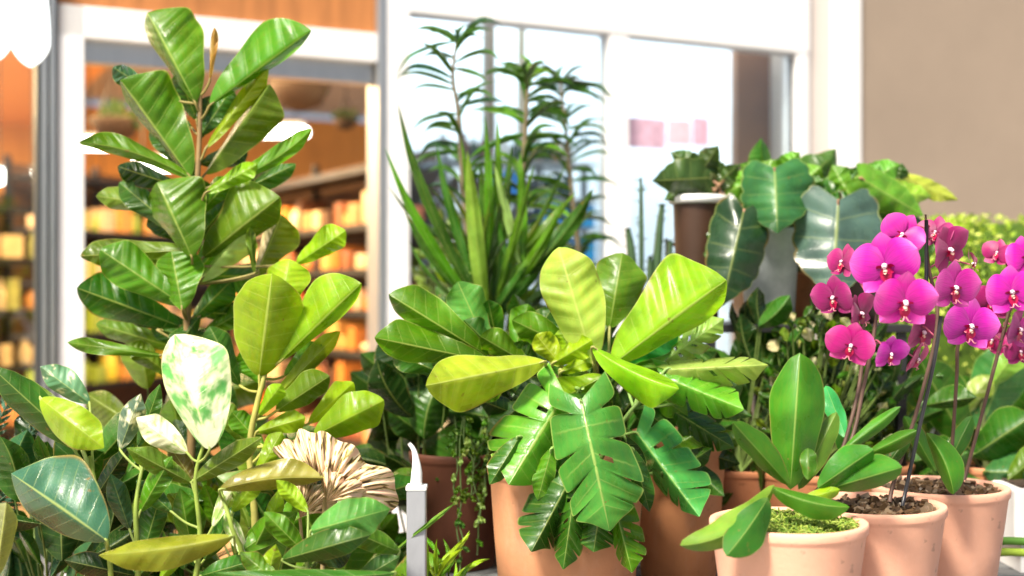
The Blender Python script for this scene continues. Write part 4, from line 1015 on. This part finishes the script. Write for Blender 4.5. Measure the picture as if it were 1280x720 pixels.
leaves(m, d, rows, 'round', st, s, .003); s.build('stem', STEM, rt); m.build('foliage', LEAF, rt)

# --- lime hedge mound right
d = 3.7
hd = thing('clipped_shrub', Vector((P(1230,0,d).x, d, 0)), 'clipped lime green shrub mound against the beige wall', 'shrub')
hc = P(1250,470,d); m = MB(); core = MB(); rg = random.Random(6)
def hedge_r(dx): return 1
bm = bmesh.new(); bmesh.ops.create_icosphere(bm, subdivisions=4, radius=1)
for v in bm.verts:
    n_ = v.co.copy(); k_ = 1+.04*math.sin(n_.x*9)*math.cos(n_.z*8)
    sgn = lambda a: math.copysign(abs(a)**.55, a)
    v.co = Vector((sgn(n_.x)*.43*k_, sgn(n_.y)*.22*k_, sgn(n_.z)*.44*k_))+hc
core.frombm(bm, 0, (.07,.13,.01,1)); core.build('branch_mass', SMALL, hd)
for k in range(9000):
    z = rg.uniform(-.2,1); a = rg.uniform(0,6.283); q = math.sqrt(1-z*z) ; n_ = Vector((q*math.cos(a), q*math.sin(a), z))
    if n_.y > .5: continue
    sg = lambda a: math.copysign(abs(a)**.55, a)
    p = hc+Vector((sg(n_.x)*.44, sg(n_.y)*.23, sg(n_.z)*.45))*(1+rg.uniform(-.02,.035))
    dr_ = Vector((rg.gauss(0,1), rg.gauss(0,1), rg.gauss(.5,1))).normalized(); sd_ = dr_.cross(Vector((rg.gauss(0,1),rg.gauss(0,1),rg.gauss(0,1)))).normalized()
    L = rg.uniform(.012,.024); c = rg.choice([(.38,.52,.04),(.48,.60,.07),(.26,.42,.02),(.58,.64,.13)])
    m.add([p-dr_*L*.5, p+sd_*L*.28, p+dr_*L*.6, p-sd_*L*.28], [(0,1,2,3)], None, (*c,1))
m.build('foliage', SMALL, hd)
b = MB(); base = Vector((hc.x, d, .0)); b.lathe(base, [(.2,0),(.24,.4),(.25,.42),(.22,.42),(.2,.3)], 40); b.build('pot', GREYPOT, hd)
b = MB(); b.tube([Vector((hc.x,d,.3)), Vector((hc.x,d,hc.z-.3))], .03, 10, 1, (.1,.07,.04,1)); b.build('trunk', STEM, hd)

# ------------------------------------------------------------------ orchids
PK = (.62,.018,.36); PK_SHADED = (.36,.004,.13); LIPC = (.40,.0,.06)  # the darker magenta puts the shade on turned-away blooms into the colour
def tepal(mb, M, ang, L, W_, col, f=prof_round, cup=.15, lift=0, vein=.25, fr0=.0):
    vs_, fs, uv = [], [], []; nt_, nr = 14, 7; c_, s_ = math.cos(ang), math.sin(ang)
    r3 = rnd.random()
    for i in range(nt_+1):
        q = i/nt_
        for j in range(-nr, nr+1):
            r = j/nr; w_ = W_*f(q)*r
            along = fr0+L*q; 
            y = -lift-(cup*L*(q*q)*.6)+cup*W_*(r*r)*f(q)*.8 - .03*L*math.sin(q*7+r3*6)*abs(r)
            vs_.append(M @ Vector((along*c_-w_*s_, y, along*s_+w_*c_))); uv.append((r, q))
    for i in range(nt_):
        for j in range(2*nr):
            k = i*(2*nr+1)+j; fs.append((k, k+1, k+2*nr+2, k+2*nr+1))
    mb.add(vs_, fs, uv, (*col,1), (vein,0,r3,1))
PETAL2 = None
def petal_material():
    m = bpy.data.materials.new("orchid_petal"); m.use_nodes = True; t = m.node_tree; L = t.links
    b = t.nodes["Principled BSDF"]; ca = t.nodes.new("ShaderNodeAttribute"); ca.attribute_name = "col"
    uv = t.nodes.new("ShaderNodeUVMap"); uv.uv_map = "UVMap"
    mp = t.nodes.new("ShaderNodeMapping"); mp.inputs["Scale"].default_value = (9, .8, 1); L.new(uv.outputs[0], mp.inputs[0])
    n = t.nodes.new("ShaderNodeTexNoise"); n.inputs["Scale"].default_value = 2; n.inputs["Detail"].default_value = 3; L.new(mp.outputs[0], n.inputs["Vector"])
    mr = t.nodes.new("ShaderNodeMapRange"); L.new(n.outputs[0], mr.inputs[0]); mr.inputs[1].default_value=.35; mr.inputs[2].default_value=.65; mr.inputs[3].default_value=.82; mr.inputs[4].default_value=1.2
    hs = t.nodes.new("ShaderNodeHueSaturation"); L.new(ca.outputs["Color"], hs.inputs["Color"]); L.new(mr.outputs[0], hs.inputs["Value"])
    sx = t.nodes.new("ShaderNodeSeparateXYZ"); L.new(uv.outputs[0], sx.inputs[0])
    cr = t.nodes.new("ShaderNodeMapRange"); L.new(sx.outputs[1], cr.inputs[0]); cr.inputs[1].default_value=.05; cr.inputs[2].default_value=.95; cr.inputs[3].default_value=.55; cr.inputs[4].default_value=1.25
    h2 = t.nodes.new("ShaderNodeHueSaturation"); L.new(hs.outputs[0], h2.inputs["Color"]); L.new(cr.outputs[0], h2.inputs["Value"])
    c2_ = t.nodes.new("ShaderNodeMapRange"); L.new(sx.outputs[1], c2_.inputs[0]); c2_.inputs[1].default_value=.5; c2_.inputs[2].default_value=1; c2_.inputs[3].default_value=1.05; c2_.inputs[4].default_value=.86
    L.new(c2_.outputs[0], h2.inputs["Saturation"]); hs = h2
    L.new(hs.outputs[0], b.inputs["Base Color"]); b.inputs["Roughness"].default_value = .5; b.inputs["Sheen Weight"].default_value = .2
    bp = t.nodes.new("ShaderNodeBump"); bp.inputs["Strength"].default_value=.25; bp.inputs["Distance"].default_value=.001; L.new(n.outputs[0], bp.inputs["Height"]); L.new(bp.outputs[0], b.inputs["Normal"])
    tr = t.nodes.new("ShaderNodeBsdfTranslucent"); L.new(hs.outputs[0], tr.inputs[0]); mx = t.nodes.new("ShaderNodeMixShader"); mx.inputs[0].default_value=.3
    L.new(b.outputs[0], mx.inputs[1]); L.new(tr.outputs[0], mx.inputs[2]); L.new(mx.outputs[0], t.nodes["Material Output"].inputs[0]); return m
ORP = petal_material(); LIPM = attr_material("orchid_lip", .4, .1)
def flower(root, smb, px, py, d, wpx, yaw, pitch, roll, col, spike, back=False):
    sc = wpx/F*d/2.1; M = Matrix.Translation(P(px,py,d)) @ Matrix.Rotation(R(yaw*1.25+(px*7%13-6)*2.2), 4, 'Z') @ Matrix.Rotation(R(pitch+(py*5%11-5)*2.4), 4, 'X') @ Matrix.Rotation(R(roll+(px*3%17-8)*1.5), 4, 'Y')
    rv = random.Random(int(px*7+py)); col = tuple(c*rv.uniform(.8,1.15) for c in col); g_ = rv.uniform(-.06,.06); b = MB()
    tepal(b, M, R(90+rv.uniform(-6,6)), sc*1.0, sc*.40, col, prof_ovate, .12, -.002)
    tepal(b, M, R(222), sc*.95, sc*.38, col, prof_ovate, .14, -.002)
    tepal(b, M, R(318), sc*.95, sc*.38, col, prof_ovate, .14, -.002)
    tepal(b, M, R(14+rv.uniform(-9,9)), sc*(1.03+g_), sc*.60, col, prof_round, .16+rv.uniform(-.1,.22), .004)
    tepal(b, M, R(166+rv.uniform(-9,9)), sc*(1.03-g_), sc*.60, col, prof_round, .16+rv.uniform(-.1,.22), .004)
    fo = b.build('flower', ORP, root)
    # lip and column
    b = MB()
    tepal(b, M, R(270), sc*.50, sc*.17, LIPC, prof_ovate, -.2, sc*.14)
    tepal(b, M, R(330), sc*.30, sc*.15, LIPC, prof_round, -.9, sc*.10)
    tepal(b, M, R(210), sc*.30, sc*.15, LIPC, prof_round, -.9, sc*.10)
    for sx in (-1, 1):
        b.tube([M @ Vector((sx*.02*sc,-sc*.2,-sc*.40)), M @ Vector((sx*.10*sc,-sc*.3,-sc*.52)), M @ Vector((sx*.2*sc,-sc*.26,-sc*.50))], [.03*sc,.02*sc,.008*sc], 5, 3, (.6,.2,.25,1))
    b.build('lip', LIPM, fo)
    b = MB()
    b.tube([M @ Vector((0,-.0,0)), M @ Vector((0,-sc*.14,.03*sc)), M @ Vector((0,-sc*.22,-.03*sc))], [.07*sc,.085*sc,.06*sc], 8, 3, (.85,.62,.75,1))
    b.tube([M @ Vector((0,-sc*.12,-sc*.12)), M @ Vector((0,-sc*.22,-sc*.17))], [.07*sc,.05*sc], 8, 1, (.8,.55,.45,1))
    b.build('column', LIPM, fo)
    # pedicel to the spike
    e = P(*spike); a = M @ Vector((0,.004,0)); mid_ = (a+e)/2+Vector((0,.02,.012))
    smb.tube([e, mid_, a], [.0018,.0018,.0016], 5, 4, (.30,.06,.10,1))

SC = (.10,.055,.04,1)
def orchid(px, rim_y, d, label, leafrows, spikes, flowers, stakes=(), mossy=False, r=.125):
    h = .225; base = potbase(px, rim_y, d, h); base.z = BZ2
    root = thing('orchid', base, label, 'orchid')
    MOSS = mat('moss', (.10,.19,.02), .9, noise=.6, nscale=70, bump=1, bscale=120) if mossy else SOIL
    pot(root, base, r, h, TERRA, True, soilm=MOSS, lift=.012 if mossy else .004, taper=.74)
    rg = random.Random(int(px)); b = MB(); top = base.z+h-.014
    for k in range(1500 if mossy else 330):   # moss curls / bark chips
        q = (r-.018)*math.sqrt(rg.random()); a = rg.uniform(0,6.283); p = Vector((base.x+q*math.cos(a), base.y+q*math.sin(a), top+rg.uniform(-.006,.006)+(.012*(1-(q/r)**2) if mossy else .004)))
        if mossy:
            v = Vector((rg.gauss(0,1),rg.gauss(0,1),rg.gauss(.3,.6))).normalized()*rg.uniform(.004,.009); c = rg.choice([(.30,.42,.05),(.16,.28,.03),(.42,.5,.10)])
            b.tube([p-v, p+Vector((0,0,.003)), p+v], .0011, 4, 2, (*c,1), cap=False)
        else:
            s_ = rg.uniform(.004,.010); M = Matrix.Translation(p) @ Matrix.Rotation(rg.uniform(0,6), 4, Vector((rg.gauss(0,1),rg.gauss(0,1),rg.gauss(0,1))).normalized())
            c = rg.choice([(.14,.08,.04),(.07,.04,.02),(.24,.17,.11),(.10,.06,.03)]); b.box(-s_,s_,-s_*.6,s_*.6,-s_*.3,s_*.3,M,col=(*c,1))
    tag(b.build('moss_topping' if mossy else 'bark_chips', SMALL, root, mossy), kind='stuff')
    m = MB(); leaves(m, d, leafrows, 'oblong', quilt=0, vein=.45, wave=.003); m.build('foliage', ORCH, root)
    s = MB()
    for sp in spikes: s.tube([P(*p) for p in sp], [.0042]+[.0034]*(len(sp)-2)+[.0018], 7, 5, SC)
    for f_ in flowers: flower(root, s, *f_)
    if spikes: s.build('flower_spike', STEM, root)
    for sp in stakes:
        b = MB(); b.tube([P(*p) for p in sp], .0034, 8, 3); b.build('stake', mat('stake_black', (.02,.02,.025), .35), root)
    return root
OG = (.048,.175,.008); OGD = (.028,.115,.008)
d = 2.04
orchid(985, 650, d, 'orchid with big upright green leaf in the front mossy terracotta pot', [
 (988,612,1000,441, 33,36, OG, dict(d=d+.03, dt=d+.06, vein=.5, bulge=.02)), (986,606,916,528, 14,20, OG, dict(d=d, dt=d-.05)), (968,606,850,682, 15,22, (.13,.26,.02), dict(d=d-.06, dt=d-.14, bend=20, bulge=.03)),
 (960,622,908,695, 26,22, OGD, dict(d=d-.1, dt=d-.17, bend=2)), (962,608,1062,634, 9,20, OG, dict(d=d-.05, dt=d-.09, bend=-6)), (998,612,1046,515, 12,16, (.11,.22,.02), dict(d=d+.05)),
 (1058,548,1032,482, 13,11, (.05,.34,.09), dict(d=d+.12)), (1048,568,1126,508, 8,9, OG, dict(d=d+.02)), (1022,610,1092,562, 24,18, (.05,.23,.012), dict(d=d-.02, dt=d-.05)), (1040,610,1128,584, 24,16, (.045,.19,.012), dict(d=d-.01, dt=d-.08)),
 (1010,600,1010,560, 10,12, OG), (1000,625,1050,612, 8,10, LM, dict(d=d-.03)) ],
 [[(1005,635,d),(1060,560,d+.06),(1080,480,d+.08),(1092,420,d+.08),(1100,350,d+.1)], [(1003,635,d),(1045,580,d+.08),(1068,510,d+.1),(1078,450,d+.12),(1080,380,d+.12)]],
 [ (1107,333,d+.02,92,-14,8,-6,PK,(1098,360,d+.1)), (1130,378,d-.02,86,4,4,3,PK,(1098,370,d+.1)), (1043,372,d+.1,62,-40,20,10,PK_SHADED,(1080,385,d+.12)), (1074,392,d+.1,60,40,10,-30,PK_SHADED,(1080,400,d+.12)),
   (1064,432,d+.04,66,-28,12,8,(.50,.008,.22),(1086,430,d+.1)), (1112,442,d+.02,52,10,6,2,(.58,.02,.40),(1092,430,d+.08)), (1054,328,d+.14,52,-50,0,20,PK_SHADED,(1085,370,d+.12)), (1145,448,d+.12,50,40,20,0,PK_SHADED,(1092,430,d+.1))],
 mossy=True)
d = 2.2
orchid(1089, 629, d, 'magenta orchid tied to a black stake in the middle terracotta pot', [
 (1085,612,1140,540, 10,10, OG, dict(d=d)), (1080,570,1146,538, 9,12, OG, dict(d=d-.03)), (1070,600,1050,520, 14,14, OGD, dict(d=d+.05))],
 [[(1112,628,d),(1118,600,d+.01),(1150,500,d+.02),(1172,400,d+.02),(1160,330,d+.03),(1157,268,d+.03)]],
 [ (1127,294,d-.02,62,-20,-10,25,PK,(1157,285,d+.03)), (1185,312,d+.04,70,35,0,-20,PK_SHADED,(1158,300,d+.03)), (1170,292,d+.06,52,-20,-30,10,PK_SHADED,(1158,285,d+.03)),
   (1192,360,d-.03,74,8,0,4,PK,(1165,350,d+.03)), (1152,415,d+.1,62,30,10,0,PK_SHADED,(1168,420,d+.03)), (1215,330,d+.1,40,60,0,0,PK_SHADED,(1162,335,d+.03))],
 stakes=[[(1128,632,d-.01),(1148,540,d-.01),(1168,450,d-.01),(1176,395,d-.01)], [(1158,368,d+.02),(1158,275,d+.02)]])
d = 2.4
orchid(1175, 607, d, 'magenta orchid with two leaning spikes in the rightmost terracotta pot', [
 (1158,541,1192,618, 22,12, OG, dict(d=d-.14, dt=d-.2, bulge=.02, bend=6)), (1170,590,1130,520, 10,12, OGD, dict(d=d+.05)), (1180,590,1215,520, 12,12, OGD, dict(d=d+.08))],
 [[(1185,605,d),(1190,560,d),(1196,470,d-.03),(1198,430,d-.05),(1215,390,d-.03)], [(1205,600,d),(1212,575,d),(1240,470,d-.02),(1262,385,d-.03),(1272,320,d-.03)]],
 [ (1212,408,d-.12,78,4,6,-3,PK,(1200,425,d-.05)), (1264,366,d-.1,74,-6,0,4,PK,(1262,385,d-.03)), (1247,317,d,42,-35,-10,20,PK_SHADED,(1268,345,d-.03)), (1240,378,d+.02,56,-30,0,0,PK_SHADED,(1262,385,d-.03)),
   (1282,322,d-.05,60,10,-6,0,PK,(1272,330,d-.03)), (1272,412,d-.02,62,20,10,10,(.45,.008,.2),(1255,410,d-.03)), (1240,425,d+.05,48,-20,10,10,PK_SHADED,(1250,425,d-.03)), (1275,440,d+.04,46,0,10,10,PK_SHADED,(1248,440,d-.03)), (1290,375,d-.02,60,30,0,0,PK_SHADED,(1264,375,d-.03))],
 stakes=[])

# --- right edge: white planter, green hose coils
d = 2.75
wp = thing('white_planter', Vector((P(1300,0,d).x, d, BZ2)), 'white planter box at the right edge behind the last orchid pot', 'planter')
x0 = P(1246,0,d).x; z1 = P(0,603,d).z; b = MB(); b.box(x0, x0+.3, d-.1, d+.14, BZ2+.06, z1, bev=.006); b.build('body', WHITE, wp, False)
b = MB(); b.box(x0+.02, x0+.28, d-.08, d+.12, BZ2, BZ2+.059); b.build('plinth', WHITE, wp, False)
b = MB(); b.box(x0+.02, x0+.28, d-.08, d+.12, z1+.001, z1+.006); b.build('soil', SOIL, wp, False)
for k, (yy, c, nm) in enumerate(((676,(.10,.25,.03),'upper'), (690,(.35,.5,.05),'lower'))):
    dd = 2.55; b = MB(); b.tube([P(1238,yy+2,dd), P(1262,yy,dd), P(1310,yy+3,dd), P(1340,yy+4,dd)], .0085, 8, 4, (*c,1))
    o = b.build('cane', STEM); tag(o, ('dark green' if k == 0 else 'lime green')+' cane lying on the bench slats below the white planter', 'cane')
